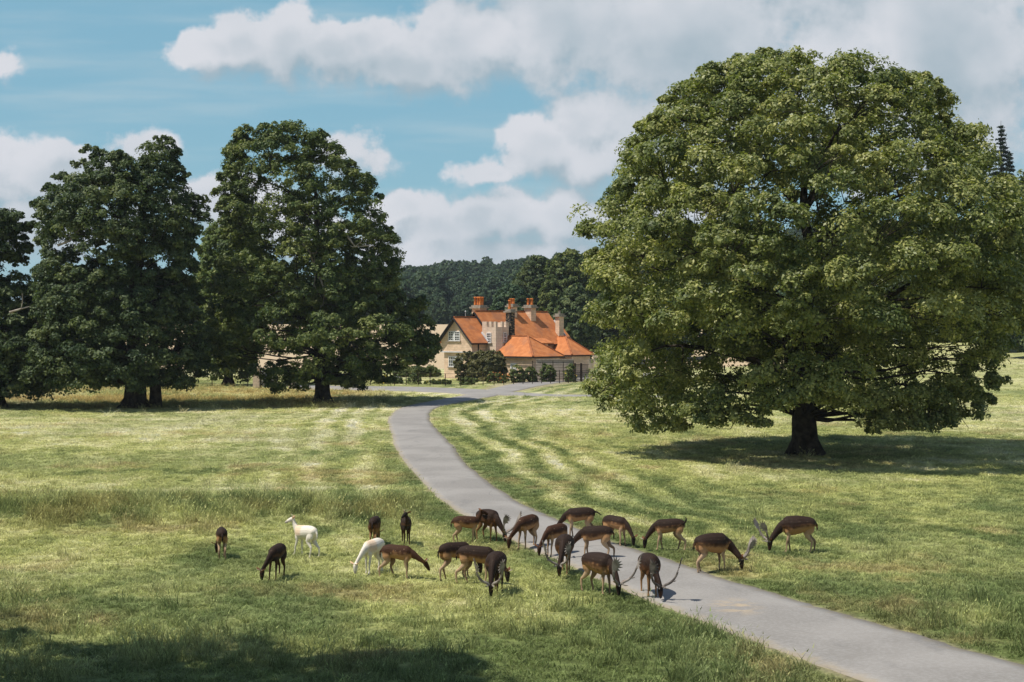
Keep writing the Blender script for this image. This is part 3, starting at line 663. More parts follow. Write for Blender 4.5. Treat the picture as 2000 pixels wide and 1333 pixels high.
woods(1215, 222, 545, 62, 76, M['oak'], 'dark tree hidden behind the left side of the sycamore')
woods(1300, 236, 560, 66, 77, M['far'], 'wood edge tree behind the sycamore, left of its trunk')
woods(1420, 240, 575, 70, 78, M['far'], 'wood edge tree behind the sycamore, nearest left of its trunk')
woods(1545, 240, 570, 70, 79, M['far'], 'wood edge tree straight behind the sycamore trunk')
woods(1660, 238, 560, 66, 80, M['far'], 'wood edge tree behind the sycamore, right of its trunk')
woods(1770, 232, 545, 66, 81, M['oak'], 'wood edge tree glimpsed under the right side of the sycamore')
woods(1870, 226, 500, 66, 82, M['oak'], 'dark wood edge tree at the top of the right hand meadow', low=.06)
woods(1950, 200, 400, 56, 83, M['oak'], 'dark tree behind the right flank of the sycamore', low=.06)
woods(2010, 186, 330, 60, 84, M['oak'], 'tall bright edged tree at the right edge of the picture', low=.06)
woods(2110, 196, 350, 70, 85, M['oak'], 'tree just past the right edge of the picture', low=.06)

def spruce(px, d, top, hw, seed, label):
    r = np.random.default_rng(seed); z0 = float(zt(at(px, d), d)); hh = H - (top - HY) / F * d - z0; W_ = hw / F * d
    root = empty('spruce_tree', (at(px, d), d, z0)); tag(root, label, 'tree', 'spruces behind the sycamore')
    mb = MB(); mb.tube([(0, 0, -.3), (0, 0, hh * .5), (0, 0, hh)], [.4, .22, .02], 8); P = []; N = []
    z = hh * .2
    while z < hh * .985:
        u = 1 - z / hh; L = W_ * u ** .8 * 1.6
        for k in range(6):
            a = r.random() * 6.283; l = L * r.uniform(.6, 1.1); e = (math.cos(a) * l, math.sin(a) * l, z - .22 * l + .05 * l * l / max(L, .1))
            mb.tube([(0, 0, z), (e[0] * .5, e[1] * .5, z - .05 * l), e], [.05, .035, .012], 4)
            m_ = int(14 + 26 * l); t_ = r.random((m_, 1)) ** .7; p = np.array([0, 0, z]) * (1 - t_) + np.array(e) * t_
            p[:, 2] += .1 * np.sin(np.pi * t_[:, 0]) * l; p += r.normal(0, .16, (m_, 3)) * (1, 1, .6); P.append(p); N.append(r.normal(0, .6, (m_, 3)) + (0, 0, .8))
        z += .55 + .45 * u
    mb.build('trunk', M['bark'], root, True); P = np.concatenate(P); N = np.concatenate(N)
    link('crown', leaf_mesh('crown', P, N, np.full(len(P), .17), r.random(len(P)), r, M['spruce']), None, root)
spruce(1955, 205, 236, 46, 91, 'tall thin spruce poking above the right flank of the sycamore')
spruce(1972, 208, 296, 40, 92, 'shorter spruce beside the tall thin one at the right edge')

# wooded hill far behind: one mass
wcoll = bpy.data.collections.new('hill_tree_kinds')
for k in range(5):
    r = np.random.default_rng(300 + k); hh = 12.; wd_ = (4.6, 5.2, 4.0, 5.6, 3.0)[k]
    env = Env([(hh, .5, .5), (hh * .92, wd_ * .5, wd_ * .5), (hh * .75, wd_ * .85, wd_ * .85), (hh * .5, wd_, wd_), (hh * .2, wd_ * .85, wd_ * .85), (.4, wd_ * .5, wd_ * .5)])
    if k == 4: env = Env([(15, .1, .1), (11, 1.3, 1.3), (6, 2.4, 2.4), (1, 3.1, 3.1)])
    C, A = clump_centres(env, 60, r, .92, 1.45)
    P, N, S, T = crown_leaves(C, A, r, 6, 24, .40, .7, .2)
    T = np.clip(T + (-.15, .05, .0, .12, -.35)[k], 0, 1)
    wcoll.objects.link(bpy.data.objects.new('hill_tree_%d' % k, leaf_mesh('hill_tree_%d' % k, P, N, S, T, r, M['far'])))
r = np.random.default_rng(17); pts = []
for yy_ in np.arange(402, 725, 7.2):
    for xx in np.arange(-.30 * yy_, .34 * yy_, 7.4): pts.append((xx + r.normal(0, 1.8), yy_ + r.normal(0, 1.8)))
pts = np.array(pts); n = len(pts)
sc1 = r.uniform(.55, 1.1, n)
kk = r.choice(5, n, p=(.28, .28, .21, .21, .02))
gn_instances('woodland', np.stack([pts[:, 0], pts[:, 1], zt(pts[:, 0], pts[:, 1]) - .5], 1), kk, np.stack([np.zeros(n), np.zeros(n), r.uniform(0, 6.28, n)], 1), np.stack([sc1, sc1, sc1 * r.uniform(.85, 1.2, n)], 1), wcoll, label='dense dark green wood covering the hill behind the house', cat='woodland')

# two unseen trees added left of the frame to shade the near grass
for k, (x, y, hh, wd_) in enumerate(((-22.0, 23.5, 19, 7.0), (-14.9, 20.2, 27.0, 5.7))):
    env = Env([(hh, .6, .6), (hh * .9, wd_ * .5, wd_ * .5), (hh * .7, wd_ * .9, wd_ * .9), (hh * .45, wd_, wd_), (hh * .22, wd_ * .8, wd_ * .8)])
    tree('oak_tree', ('unseen tree added out of the picture to darken the near left grass', 'taller unseen tree added out of the picture to shade the near grass')[k], 'tree', (x, y), env, 400 + k, M['oak'], 110, 6, 26, .24, 1.7, .45, hh * .75, 3, .8, 8, 30)
# ------------------------------------------------------------------ the stone house
TH = math.radians(45)
G = (at(922, 170.0), 170.0)
M['stone_wall'] = None
def stone(name, ca, cb, cm, sc=1.0):
    m, t, b = mat_new(name)
    tcn = nd(t, 'ShaderNodeTexCoord'); sp = nd(t, 'ShaderNodeSeparateXYZ'); t.links.new(tcn.outputs['Object'], sp.inputs[0])
    cb_ = nd(t, 'ShaderNodeCombineXYZ'); t.links.new(math_(t, 'SUBTRACT', sp.outputs[0], sp.outputs[1]), cb_.inputs[0]); t.links.new(sp.outputs[2], cb_.inputs[1])
    br = nd(t, 'ShaderNodeTexBrick'); t.links.new(cb_.outputs[0], br.inputs['Vector']); br.inputs['Scale'].default_value = 1.0 / sc
    br.inputs['Brick Width'].default_value = .62; br.inputs['Row Height'].default_value = .27; br.inputs['Mortar Size'].default_value = .014
    br.inputs['Color1'].default_value = (*ca, 1); br.inputs['Color2'].default_value = (*cb, 1); br.inputs['Mortar'].default_value = (*cm, 1)
    n = nd(t, 'ShaderNodeTexNoise'); n.inputs['Scale'].default_value = 1.1; n.inputs['Detail'].default_value = 6; t.links.new(tcn.outputs['Object'], n.inputs['Vector'])
    st = smooth(t, n.outputs[0], .35, .7)
    t.links.new(mixc(t, math_(t, 'MULTIPLY', st, .35), br.outputs[0], (.34, .26, .18)), b.inputs['Base Color']); b.inputs['Roughness'].default_value = .9
    bp = nd(t, 'ShaderNodeBump'); bp.inputs['Strength'].default_value = .4; bp.inputs['Distance'].default_value = .03; t.links.new(br.outputs['Fac'], bp.inputs['Height']); bp.invert = True
    t.links.new(bp.outputs[0], b.inputs['Normal'])
    return m
M['stone'] = stone('sandstone', (.82, .60, .43), (.68, .49, .34), (.56, .42, .30))
M['ashlar'] = stone('ashlar', (.74, .59, .46), (.66, .52, .40), (.56, .45, .35), 1.2)
M['rubble'] = stone('rubble_stone', (.56, .46, .36), (.44, .37, .29), (.34, .29, .23))
m, t, b = mat_new('sooty_stone'); M['sooty'] = m
tcn = nd(t, 'ShaderNodeTexCoord'); n = nd(t, 'ShaderNodeTexNoise'); n.inputs['Scale'].default_value = 3.2; n.inputs['Detail'].default_value = 3
mpn = nd(t, 'ShaderNodeMapping'); mpn.inputs['Scale'].default_value = (1, 1, 2.0); t.links.new(tcn.outputs['Object'], mpn.inputs[0]); t.links.new(mpn.outputs[0], n.inputs['Vector'])
t.links.new(mixc(t, smooth(t, n.outputs[0], .52, .60), (.012, .011, .010), (.24, .17, .10)), b.inputs['Base Color']); b.inputs['Roughness'].default_value = .9
m, t, b = mat_new('roof_tile'); M['tile'] = m
tcn = nd(t, 'ShaderNodeTexCoord')
n = nd(t, 'ShaderNodeTexNoise'); n.inputs['Scale'].default_value = 1.6; n.inputs['Detail'].default_value = 6; t.links.new(tcn.outputs['Object'], n.inputs['Vector'])
n2 = nd(t, 'ShaderNodeTexNoise'); n2.inputs['Scale'].default_value = .55; n2.inputs['Detail'].default_value = 5; t.links.new(tcn.outputs['Object'], n2.inputs['Vector'])
wvn = nd(t, 'ShaderNodeTexWave', wave_type='BANDS', bands_direction='Z', wave_profile='SAW'); wvn.inputs['Scale'].default_value = 1.9; wvn.inputs['Distortion'].default_value = .3; t.links.new(tcn.outputs['Object'], wvn.inputs['Vector'])
c_ = mixc(t, smooth(t, n.outputs[0], .35, .65), (.49, .165, .052), (.60, .225, .078))
c_ = mixc(t, math_(t, 'MULTIPLY', smooth(t, n2.outputs[0], .50, .66), .7), c_, (.36, .150, .075))
c_ = mixc(t, math_(t, 'MULTIPLY', smooth(t, wvn.outputs[0], .75, 1.0), .35), c_, (.30, .10, .03))
t.links.new(c_, b.inputs['Base Color']); b.inputs['Roughness'].default_value = .8; b.inputs['Specular IOR Level'].default_value = .3
bp = nd(t, 'ShaderNodeBump'); bp.inputs['Strength'].default_value = .5; bp.inputs['Distance'].default_value = .05; t.links.new(wvn.outputs[0], bp.inputs['Height']); t.links.new(bp.outputs[0], b.inputs['Normal'])
M['ridge'] = simple('ridge_tile', (.30, .10, .04), (.45, .16, .06), 3)
M['pot'] = simple('terracotta', (.62, .17, .035), (.75, .25, .06), 4)
M['barge'] = simple('dark_timber', (.018, .019, .022), (.03, .03, .034), 3, .6)
M['white'] = simple('white_paint', (.76, .76, .76), (.82, .82, .81), 3, .5)
M['lead'] = simple('lead', (.50, .50, .51), (.62, .62, .63), 3, .6)
M['capstone'] = simple('capstone', (.22, .19, .15), (.36, .31, .25), 4, .9)
M['iron'] = simple('iron', (.018, .015, .013), (.05, .028, .018), 6, .7)
m, t, b = mat_new('window_glass'); M['glass'] = m
b.inputs['Base Color'].default_value = (.02, .026, .03, 1); b.inputs['Roughness'].default_value = .08; b.inputs['Specular IOR Level'].default_value = .6

house = empty('stone_house', (G[0], G[1], float(zt(*G))), TH); tag(house, 'sandstone country house with steep orange tiled roofs and tall chimneys', 'house')
def h(u, v, z): return (u, -v, z)
def pbox(mb, u0, u1, v0, v1, z0, z1): mb.box(u0, u1, -v1, -v0, z0, z1)
W = MB()
# gable wing: jettied upper storey over a slightly narrower ground storey
W.prism([h(0, -5.5, 3.25), h(0, 0, 3.25), h(0, 0, 4.65), h(0, -2.75, 7.28), h(0, -5.5, 4.65)], (4.6, 0, 0))
pbox(W, .28, 4.6, -5.25, -.22, -.6, 3.25)
# main block
W.prism([h(3.5, -6.4, -.6), h(3.5, .7, -.6), h(3.5, .7, 4.35), h(3.5, -2.85, 8.0), h(3.5, -6.4, 4.35)], (12.4, 0, 0))
# kitchen wings in front, under hipped roofs
pbox(W, 2.35, 6.95, .7, 7.9, -.6, 2.85); pbox(W, 12.9, 16.3, .7, 4.3, -.6, 2.85); pbox(W, 6.95, 12.9, .7, 2.2, -.6, 2.3)
W.build('wall', M['stone'], house)
mb = MB(); pbox(mb, -.06, 4.6, -5.56, .05, 3.16, 3.30); mb.build('string_course', M['lead'], house)
R_ = MB()
def gable_roof(u0, u1, ve0, ve1, ze, vr, zr, th=.14):
    R_.slab([h(u0, vr, zr), h(u1, vr, zr), h(u1, ve1, ze), h(u0, ve1, ze)], th)
    R_.slab([h(u1, vr, zr), h(u0, vr, zr), h(u0, ve0, ze), h(u1, ve0, ze)], th)
gable_roof(-.4, 5.2, -5.98, .48, 4.35, -2.75, 7.46)
gable_roof(3.15, 16.1, -6.85, 1.12, 4.13, -2.86, 8.22)
def hip(u0, u1, v0, v1, ze, ur, vr, zr):
    R_.slab([h(ur, v0, zr), h(ur, vr, zr), h(u0, v1, ze), h(u0, v0, ze)], .12)
    R_.slab([h(ur, vr, zr), h(ur, v0, zr), h(u1, v0, ze), h(u1, v1, ze)], .12)
    R_.slab([h(ur, vr, zr), h(u1, v1, ze), h(u0, v1, ze)], .12)
hip(1.9, 7.3, -.2, 8.3, 2.80, 4.3, 5.1, 5.15)
hip(12.5, 16.7, -.2, 4.7, 2.80, 14.6, 1.7, 5.05)
R_.slab([h(7.4, .6, 3.4), h(12.6, .6, 3.4), h(12.6, 2.6, 2.5), h(7.4, 2.6, 2.5)], .1)
# small lean roof at the right gable
R_.slab([h(15.6, -1.9, 6.9), h(17.2, -1.9, 6.9), h(17.2, .9, 4.2), h(15.6, .9, 4.2)], .12)
roof = R_.build('roof', M['tile'], house)
mb = MB()
for a_, b_ in ((h(-.4, -2.75, 7.5), h(3.4, -2.75, 7.5)), (h(3.15, -2.86, 8.26), h(16.1, -2.86, 8.26)), (h(4.3, .6, 5.19), h(4.3, 5.1, 5.19)), (h(4.3, 5.1, 5.19), h(1.9, 8.3, 2.86)), (h(4.3, 5.1, 5.19), h(7.3, 8.3, 2.86)), (h(14.6, .6, 5.09), h(14.6, 1.7, 5.09)), (h(14.6, 1.7, 5.09), h(12.5, 4.7, 2.86)), (h(14.6, 1.7, 5.09), h(16.7, 4.7, 2.86))):
    mb.beam(a_, b_, .2, .1)
mb.build('ridge_tiles', M['ridge'], roof)
# dark barge boards on the two gables
mb = MB()
for ve, ze, vr, zr, u in ((-5.98, 4.35, -2.75, 7.46, -.44), (.48, 4.35, -2.75, 7.46, -.44), (1.12, 4.13, -2.86, 8.22, 3.11), (-6.85, 4.13, -2.86, 8.22, 3.11)):
    mb.beam(h(u, ve, ze - .18), h(u, vr, zr - .18), .08, .34, up=(1, 0, 0))
    mb.beam(h(u + .2, ve * .985, ze - .16), h(u + .2, vr, zr - .22), .34, .06, up=(0, 0, 1))
mb.build('bargeboard', M['barge'], house)
mb = MB()
for a_, b_ in ((h(-.3, .5, 4.2), h(2.3, .5, 4.2)), (h(1.9, 8.35, 2.66), h(7.3, 8.35, 2.66)), (h(1.85, 1.7, 2.66), h(1.85, 8.3, 2.66)), (h(12.5, 4.75, 2.66), h(16.7, 4.75, 2.66)), (h(12.45, 1, 2.66), h(12.45, 4.7, 2.66)), (h(4.5, 1.14, 4.0), h(16, 1.14, 4.0))):
    mb.beam(a_, b_, .12, .12)
mb.beam(h(1.0, .06, 3.3), h(1.0, .06, 4.2), .1, .1)
mb.build('gutter', M['barge'], house)
# lead flashings where roofs meet masonry
for a_, b_ in ((h(2.26, -.70, 5.62), h(2.26, .46, 4.52)), (h(16.0, -1.6, 7.12), h(16.0, 1.1, 4.42)), (h(4.58, 1.78, 4.9), h(5.0, 1.78, 3.9))):
    mb = MB(); mb.beam(a_, b_, .14, .16); mb.build('flashing', M['lead'], house)
# crenellated tower
T_ = MB(); pbox(T_, 2.3, 4.5, -.65, 1.72, -.6, 6.25)
T_.prism([h(2.3, 1.72, -.6), h(2.95, 2.15, -.6), h(3.85, 2.15, -.6), h(4.5, 1.72, -.6)], (0, 0, 6.85))
tower = T_.build('tower', M['ashlar'], house)
mb = MB()
for v0, v1 in ((-.65, .12), (.55, .95), (1.35, 1.72)): pbox(mb, 2.303, 2.6, v0, v1, 6.25, 6.9)
for u0, u1 in ((2.95, 3.25), (3.6, 3.85)): pbox(mb, u0, u1, 1.86, 2.147, 6.25, 6.9)
pbox(mb, 4.2, 4.497, -.65, 1.72, 6.25, 6.8); pbox(mb, 2.6, 4.2, -.647, -.4, 6.25, 6.85)
mb.build('battlement', M['ashlar'], tower)

def window(c, face, wd, hg, nx_, ny_, mull=(), parent=house, name='window'):
    """c = centre (u, v, z); face 'u' looks along -u, 'v' along +v"""
    mb = MB(); x0, x1 = -wd / 2, wd / 2; z0, z1 = -hg / 2, hg / 2; S = []
    def B(a0, a1, b0, b1, t0, t1): S.append((a0, a1, b0, b1, t0, t1))
    f = .075
    B(x0, x1, z1 - f, z1, -.02, .07); B(x0, x1, z0, z0 + f, -.02, .07); B(x0, x0 + f, z0 + f, z1 - f, -.02, .07); B(x1 - f, x1, z0 + f, z1 - f, -.02, .07)
    for q in mull: B(x0 + wd * q - .11, x0 + wd * q + .11, z0 + f, z1 - f, -.02, .065)
    for i in range(1, nx_):
        q = x0 + wd * i / nx_; B(q - .02, q + .02, z0 + f, z1 - f, .0, .04)
    for j in range(1, ny_):
        q = z0 + hg * j / ny_; tk = .045 if (ny_ % 2 == 0 and j == ny_ // 2) else .02; B(x0 + f, x1 - f, q - tk, q + tk, .0, .043)
    def put(mb, a0, a1, b0, b1, t0, t1):
        if face == 'u': pbox(mb, c[0] - t1, c[0] - t0, c[1] + a0, c[1] + a1, c[2] + b0, c[2] + b1)
        else: pbox(mb, c[0] + a0, c[0] + a1, c[1] + t0, c[1] + t1, c[2] + b0, c[2] + b1)
    for s in S: put(mb, *s)
    fr = mb.build(name, M['white'], parent)
    g_ = MB(); put(g_, x0 + f, x1 - f, z0 + f, z1 - f, -.02, .012); g_.build('pane', M['glass'], fr)
    s_ = MB(); put(s_, x0 - .15, x1 + .15, z0 - .14, z0 - .003, -.03, .14); s_.build('sill', M['capstone'], fr)
    return fr
window((-.003, -3.1, 5.15), 'u', 2.05, 1.15, 6, 4, (.5,))
window((.277, -3.15, 2.05), 'u', 2.5, 1.25, 8, 3, (.5,))
window((2.297, .55, 4.95), 'u', .82, 1.2, 3, 4, parent=tower)
window((3.4, 2.153, 5.0), 'v', .55, 1.2, 2, 4, parent=tower)
# lattice window low on the kitchen wing
lw = MB(); pbox(lw, 2.27, 2.345, 4.2, 5.2, .6, 1.95); 
lf = lw.build('window', M['white'], house); g_ = MB()
for i in range(4):
    for j in range(5):
        cv_, cz = 4.2 + .2 + i * .2, .85 + j * .22
        if cv_ < 5.15: g_.prism([h(2.262, cv_ - .08, cz), h(2.262, cv_, cz + .1), h(2.262, cv_ + .08, cz), h(2.262, cv_, cz - .1)], (.02, 0, 0))
g_.build('pane', M['glass'], lf)
# flat dormer tucked under the main eaves
D_ = MB(); pbox(D_, 9.0, 11.6, .3, 1.5, 3.35, 4.35); dm = D_.build('dormer', M['stone'], house)
mb = MB(); mb.slab([h(8.6, -.4, 5.15), h(12.2, -.4, 5.15), h(12.2, 1.95, 4.28), h(8.6, 1.95, 4.28)], .12); mb.build('dormer_roof', M['tile'], dm)
window((10.3, 1.503, 3.86), 'v', 1.7, .8, 4, 2, (.5,), parent=dm)
# front door and gate side: plain plank door on the kitchen wing
mb = MB(); pbox(mb, 8.6, 9.5, 2.203, 2.26, -.2, 1.9); mb.build('door', M['barge'], house)

def chimney(u, v, z0, z1, a, b_, mat, pots, cap=True, ptall=1.0, taper=0.0):
    mb = MB()
    if taper:
        V = [h(u - a - taper, v - b_ - taper, z0), h(u + a + taper, v - b_ - taper, z0), h(u + a + taper, v + b_ + taper, z0), h(u - a - taper, v + b_ + taper, z0)]
        zz = z0 + 1.5; V += [h(u - a, v - b_, zz), h(u + a, v - b_, zz), h(u + a, v + b_, zz), h(u - a, v + b_, zz)]
        mb.add(V, [(0, 1, 2, 3), (4, 5, 6, 7), (0, 1, 5, 4), (1, 2, 6, 5), (2, 3, 7, 6), (3, 0, 4, 7)]); pbox(mb, u - a + .002, u + a - .002, v - b_ + .002, v + b_ - .002, zz, z1)
    else: pbox(mb, u - a, u + a, v - b_, v + b_, z0, z1)
    st = mb.build('chimney', mat, house)
    mb = MB(); pbox(mb, u - a - .22, u + a + .22, v - b_ - .22, v + b_ + .22, z1, z1 + .18); pbox(mb, u - a - .06, u + a + .06, v - b_ - .06, v + b_ + .06, z1 + .18, z1 + .4); mb.build('cap', M['capstone'], st)
    for du, dv in pots:
        mb = MB(); mb.tube([h(u + du, v + dv, z1 + .38), h(u + du, v + dv, z1 + .5), h(u + du, v + dv, z1 + .38 + ptall * .85), h(u + du, v + dv, z1 + .38 + ptall * .86), h(u + du, v + dv, z1 + .38 + ptall)], [.19, .16, .15, .19, .19], 10); mb.build('chimney_pot', M['pot'], st, True)
    return st
chimney(5.0, -4.0, 5.5, 8.55, .55, .75, M['stone'], ((-.25, -.45), (-.2, 0), (-.25, .42), (.25, -.2), (.25, .3)), ptall=1.05)
chimney(5.1, 1.35, 3.9, 8.0, .36, .42, M['sooty'], ((0, -.1),), ptall=1.15, taper=.42)
chimney(9.4, -2.6, 6.8, 8.75, .36, .5, M['stone'], ((0, -.22), (0, .22)), ptall=.7)
chimney(12.3, -2.3, 6.6, 8.65, .45, .62, M['stone'], ((-.05, -.3), (.05, .25)), ptall=.85)
c5 = chimney(15.3, .0, 3.0, 7.55, .42, .34, M['stone'], (), ptall=.6)
mb = MB(); mb.tube([h(15.3, 0, 7.9), h(15.3, 0, 8.3), h(15.3, 0, 8.35)], [.16, .14, .2], 8); mb.build('chimney_pot', M['capstone'], c5)
mb = MB(); mb.tube([h(1.5, -2.75, 7.5), h(1.5, -2.75, 8.1)], [.03, .03], 6); mb.tube([h(1.5, -2.75, 8.1), h(1.5, -2.75, 8.28)], [.1, .02], 8); mb.build('finial', M['lead'], house)

# ------------------------------------------------------------------ garden wall, gate, fences, shrubs
def W2(px, d, z=0.0): x = at(px, d); return Vector((x, d, float(zt(x, d)) + z))
gw = empty('garden_wall', W2(1047, 164)); tag(gw, 'weathered stone garden wall running right from the kitchen wing', 'wall')
L1 = at(1160, 163) - at(1047, 164)
gp0, gp1 = at(1121, 163) - at(1047, 164), at(1151, 163) - at(1047, 164)
mb = MB(); mb.box(0, gp0, -.2, .2, -.4, 2.42); mb.box(gp1, L1, -.2, .2, -.4, 2.42); mb.build('stonework', M['rubble'], gw)
mb = MB(); mb.box(-.003, gp0 + .003, -.26, .26, 2.42, 2.54); mb.box(gp1 - .003, L1 + .003, -.26, .26, 2.42, 2.54); mb.build('coping', M['capstone'], gw)
mb = MB(); mb.box(L1, L1 + .72, -.36, .36, -.4, 2.75); pr = mb.build('pier', M['ashlar'], gw)
mb = MB(); mb.box(L1 - .08, L1 + .8, -.44, .44, 2.75, 2.95); mb.build('pier_cap', M['ashlar'], pr)
gg = empty('garden_gate', W2(1121, 163)); tag(gg, 'dark iron garden gate with two thick posts in the stone wall', 'gate')
wg = gp1 - gp0
for x in (.12, wg * .47): mb = MB(); mb.box(x - .11, x + .11, -.1, .1, -.3, 2.1); mb.build('gate_post', M['iron'], gg)
mb = MB()
for i in range(18): mb.box(.2 + i * (wg - .3) / 18, .225 + i * (wg - .3) / 18, -.012, .012, .1, 1.95)
for z in (.2, 1.0, 1.9): mb.box(.15, wg - .05, -.02, .02, z, z + .05)
mb.build('bars', M['iron'], gg)

def rail_fence(name, pts, hgt, step, label, wires=5, drop=0.0, group=None):
    P = [W2(*p) for p in pts]; o = empty(name, P[0]); tag(o, label, 'fence', group); mbp = MB(); mbr = MB(); acc_ = 0; line = []
    for a_, b_ in zip(P[:-1], P[1:]):
        L = (b_ - a_).length; k = max(1, int(L / step))
        for i in range(k): line.append(a_.lerp(b_, i / k))
    line.append(P[-1]); line = [Vector((p.x, p.y, float(zt(p.x, p.y)))) - P[0] for p in line]
    for i, p in enumerate(line):
        mb = MB(); mb.box(p.x - .04, p.x + .04, p.y - .04, p.y + .04, p.z - .3, p.z + hgt + (.12 if i % 2 == 0 else 0)); mb.build('post', M['iron'], o)
    for a_, b_ in zip(line[:-1], line[1:]):
        for j in range(wires): z = Vector((0, 0, hgt * (.15 + .83 * j / (wires - 1)))); mbr.beam(a_ + z, b_ + z, .022, .034)
    mbr.build('rails', M['iron'], o); return o
rail_fence('estate_fence', [(700, 153), (770, 151.5), (840, 150.5), (900, 150), (965, 152), (1040, 155), (1110, 158), (1150, 160.5)], 1.35, 1.15, 'low rusty iron railing fence along the garden of the house', 4)
rail_fence('estate_fence', [(0, 157), (130, 156), (260, 155), (380, 153), (484, 150)], 1.3, 2.0, 'iron railing fence in long grass behind the oaks', 4)
rail_fence('deer_fence', [(1040, 161), (1080, 161.2), (1120, 161.5)], 2.3, 1.1, 'tall thin wire fence just in front of the garden wall', 7)

gs = empty('gatepost', W2(501, 146)); tag(gs, 'square pale stone gatepost left of the field gate', 'gatepost')
mb = MB(); mb.box(-.33, .33, -.3, .3, -.3, 1.95); mb.build('shaft', M['ashlar'], gs); mb = MB(); mb.box(-.4, .4, -.37, .37, 1.95, 2.1); mb.build('cap', M['capstone'], gs)
fg = empty('field_gate', W2(508, 146)); tag(fg, 'dark barred field gate with diagonal brace and white panel under the oak', 'gate')
mb = MB(); Lg = 3.2
for z in (.25, .55, .85, 1.2, 1.6): mb.box(.1, Lg, -.03, .03, z, z + .06)
mb.build('rails', M['iron'], fg); mb = MB(); mb.box(.12, 1.75, .05, .09, .15, 1.75); mb.build('panel', M['white'], fg); mb = MB(); mb.box(0, .1, -.06, .06, -.2, 1.95); mb.build('stile', M['iron'], fg); mb = MB(); mb.box(Lg, Lg + .1, -.06, .06, -.2, 1.9); mb.build('stile', M['iron'], fg)
mb = MB(); mb.beam((.1, -.05, .3), (Lg * .55, -.05, 1.6), .04, .1); mb.beam((Lg * .55, -.05, .3), (.1, -.05, 1.6), .04, .1); mb.build('brace', M['iron'], fg)
gs2 = empty('gatepost', W2(570, 146)); tag(gs2, 'stone gatepost right of the field gate, half behind oak leaves', 'gatepost')
mb = MB(); mb.box(-.33, .33, -.3, .3, -.3, 1.85); mb.build('shaft', M['ashlar'], gs2); mb = MB(); mb.box(-.4, .4, -.37, .37, 1.85, 2.0); mb.build('cap', M['capstone'], gs2)

def shrub(name, label, px, d, wpx, top, seed, mat, n=26, a0=.6, base=None, leaf=.13, cat='shrub', group=None, depth=.8, per=42, flower=None):
    r = np.random.default_rng(seed); x = at(px, d); z0 = float(zt(x, d)); hh = max(.3, H - (top - HY) / F * d - z0); wd_ = wpx / F * d / 2
    env = Env([(hh, wd_ * .35, wd_ * .35), (hh * .85, wd_ * .8, wd_ * .8), (hh * .5, wd_, wd_), (.1, wd_ * .9, wd_ * .9)])
    C, A = clump_centres(env, n, r, .75, min(a0, hh * .4), depth); P, N, S, T = crown_leaves(C, A, r, 6, per, leaf, .8, .15)
    k = P[:, 2] > .02; root = empty(name, (x, d, z0)); tag(root, label, cat, group)
    mb = MB()
    for i in range(6): mb.tube(bent((r.normal(0, .08), r.normal(0, .08), -.1), C[r.integers(len(C))], r, 4), [.035, .03, .02, .012], 5)
    mb.build('stems', M['bark'], root, True)
    link('foliage', leaf_mesh('foliage', P[k], N[k], S[k], T[k], r, mat), None, root)
    if flower:
        m_ = flower[1]; q = C[r.integers(0, len(C), m_)] + unit(r.normal(size=(m_, 3)) + (0, -.6, .7)) * (A.mean() * 1.05)
        q[:, 2] = np.clip(q[:, 2], .15, None)
        fo = link('flowers', leaf_mesh('flowers', q, r.normal(size=(m_, 3)) + (0, -1, .8), np.full(m_, flower[2]), r.random(m_), r, flower[0]), None, root); fo['kind'] = 'stuff'
    return root
M['fl_y'] = simple('yellow_petal', (.75, .52, .02), (.85, .62, .05), 5); M['fl_o'] = simple('orange_petal', (.75, .22, .06), (.8, .32, .10), 5); M['fl_p'] = simple('lilac_petal', (.32, .32, .48), (.42, .40, .55), 5)
shrub('climber', 'large brownish green climber smothering the wall below the tower', 952, 164.6, 74, 688, 501, M['shrub'], 90, .8, per=60, leaf=.15)
shrub('climber', 'hanging climber along the top of the ground floor window', 915, 166, 60, 689, 502, M['shrub'], 40, .55, per=50)
shrub('clipped_hedge', 'long dark clipped hedge left of the house', 815, 178, 96, 716, 503, M['shrub_green'], 60, .6, cat='hedge', depth=.35)
shrub('garden_shrub', 'small round shrub behind the fence left of the house', 808, 156, 26, 733, 504, M['shrub_green'], 14, .5)
shrub('garden_shrub', 'low dark bush at the foot of the gable wall', 915, 154, 38, 738, 505, M['shrub_green'], 14, .4)
shrub('garden_shrub', 'tiny bush at the left corner of the gable wall', 872, 155, 20, 742, 506, M['shrub_green'], 8, .3)
shrub('garden_shrub', 'leafy bush beside the lattice window', 1010, 160, 34, 718, 507, M['shrub_green'], 18, .5)
shrub('garden_shrub', 'pale garden bush between lattice window and stone wall', 1035, 161, 30, 720, 508, M['shrub_green'], 16, .5)
shrub('garden_shrub', 'dark round bush against the middle of the garden wall', 1070, 161, 32, 712, 509, M['shrub_green'], 18, .5)
shrub('garden_shrub', 'bush with yellow flowers left of the iron gate', 1113, 161.3, 22, 712, 510, M['shrub_green'], 14, .45, flower=(M['fl_y'], 40, .09))
shrub('flower_bed', 'orange red flowers in front of the dark climber', 972, 158, 46, 728, 511, M['shrub_green'], 16, .35, cat='flowers', flower=(M['fl_o'], 110, .09))
shrub('flower_bed', 'bright yellow flowers behind the fence under the oak', 745, 156, 30, 733, 512, M['shrub_green'], 12, .35, cat='flowers', flower=(M['fl_y'], 150, .10))
shrub('flower_bed', 'lilac flowers right of the yellow ones behind the fence', 772, 157, 30, 738, 513, M['shrub_green'], 12, .35, cat='flowers', flower=(M['fl_p'], 130, .09))
shrub('flower_bed', 'yellowish low plants left of the house corner', 845, 156, 38, 743, 514, M['shrub_green'], 12, .3, cat='flowers', flower=(M['fl_y'], 60, .06))
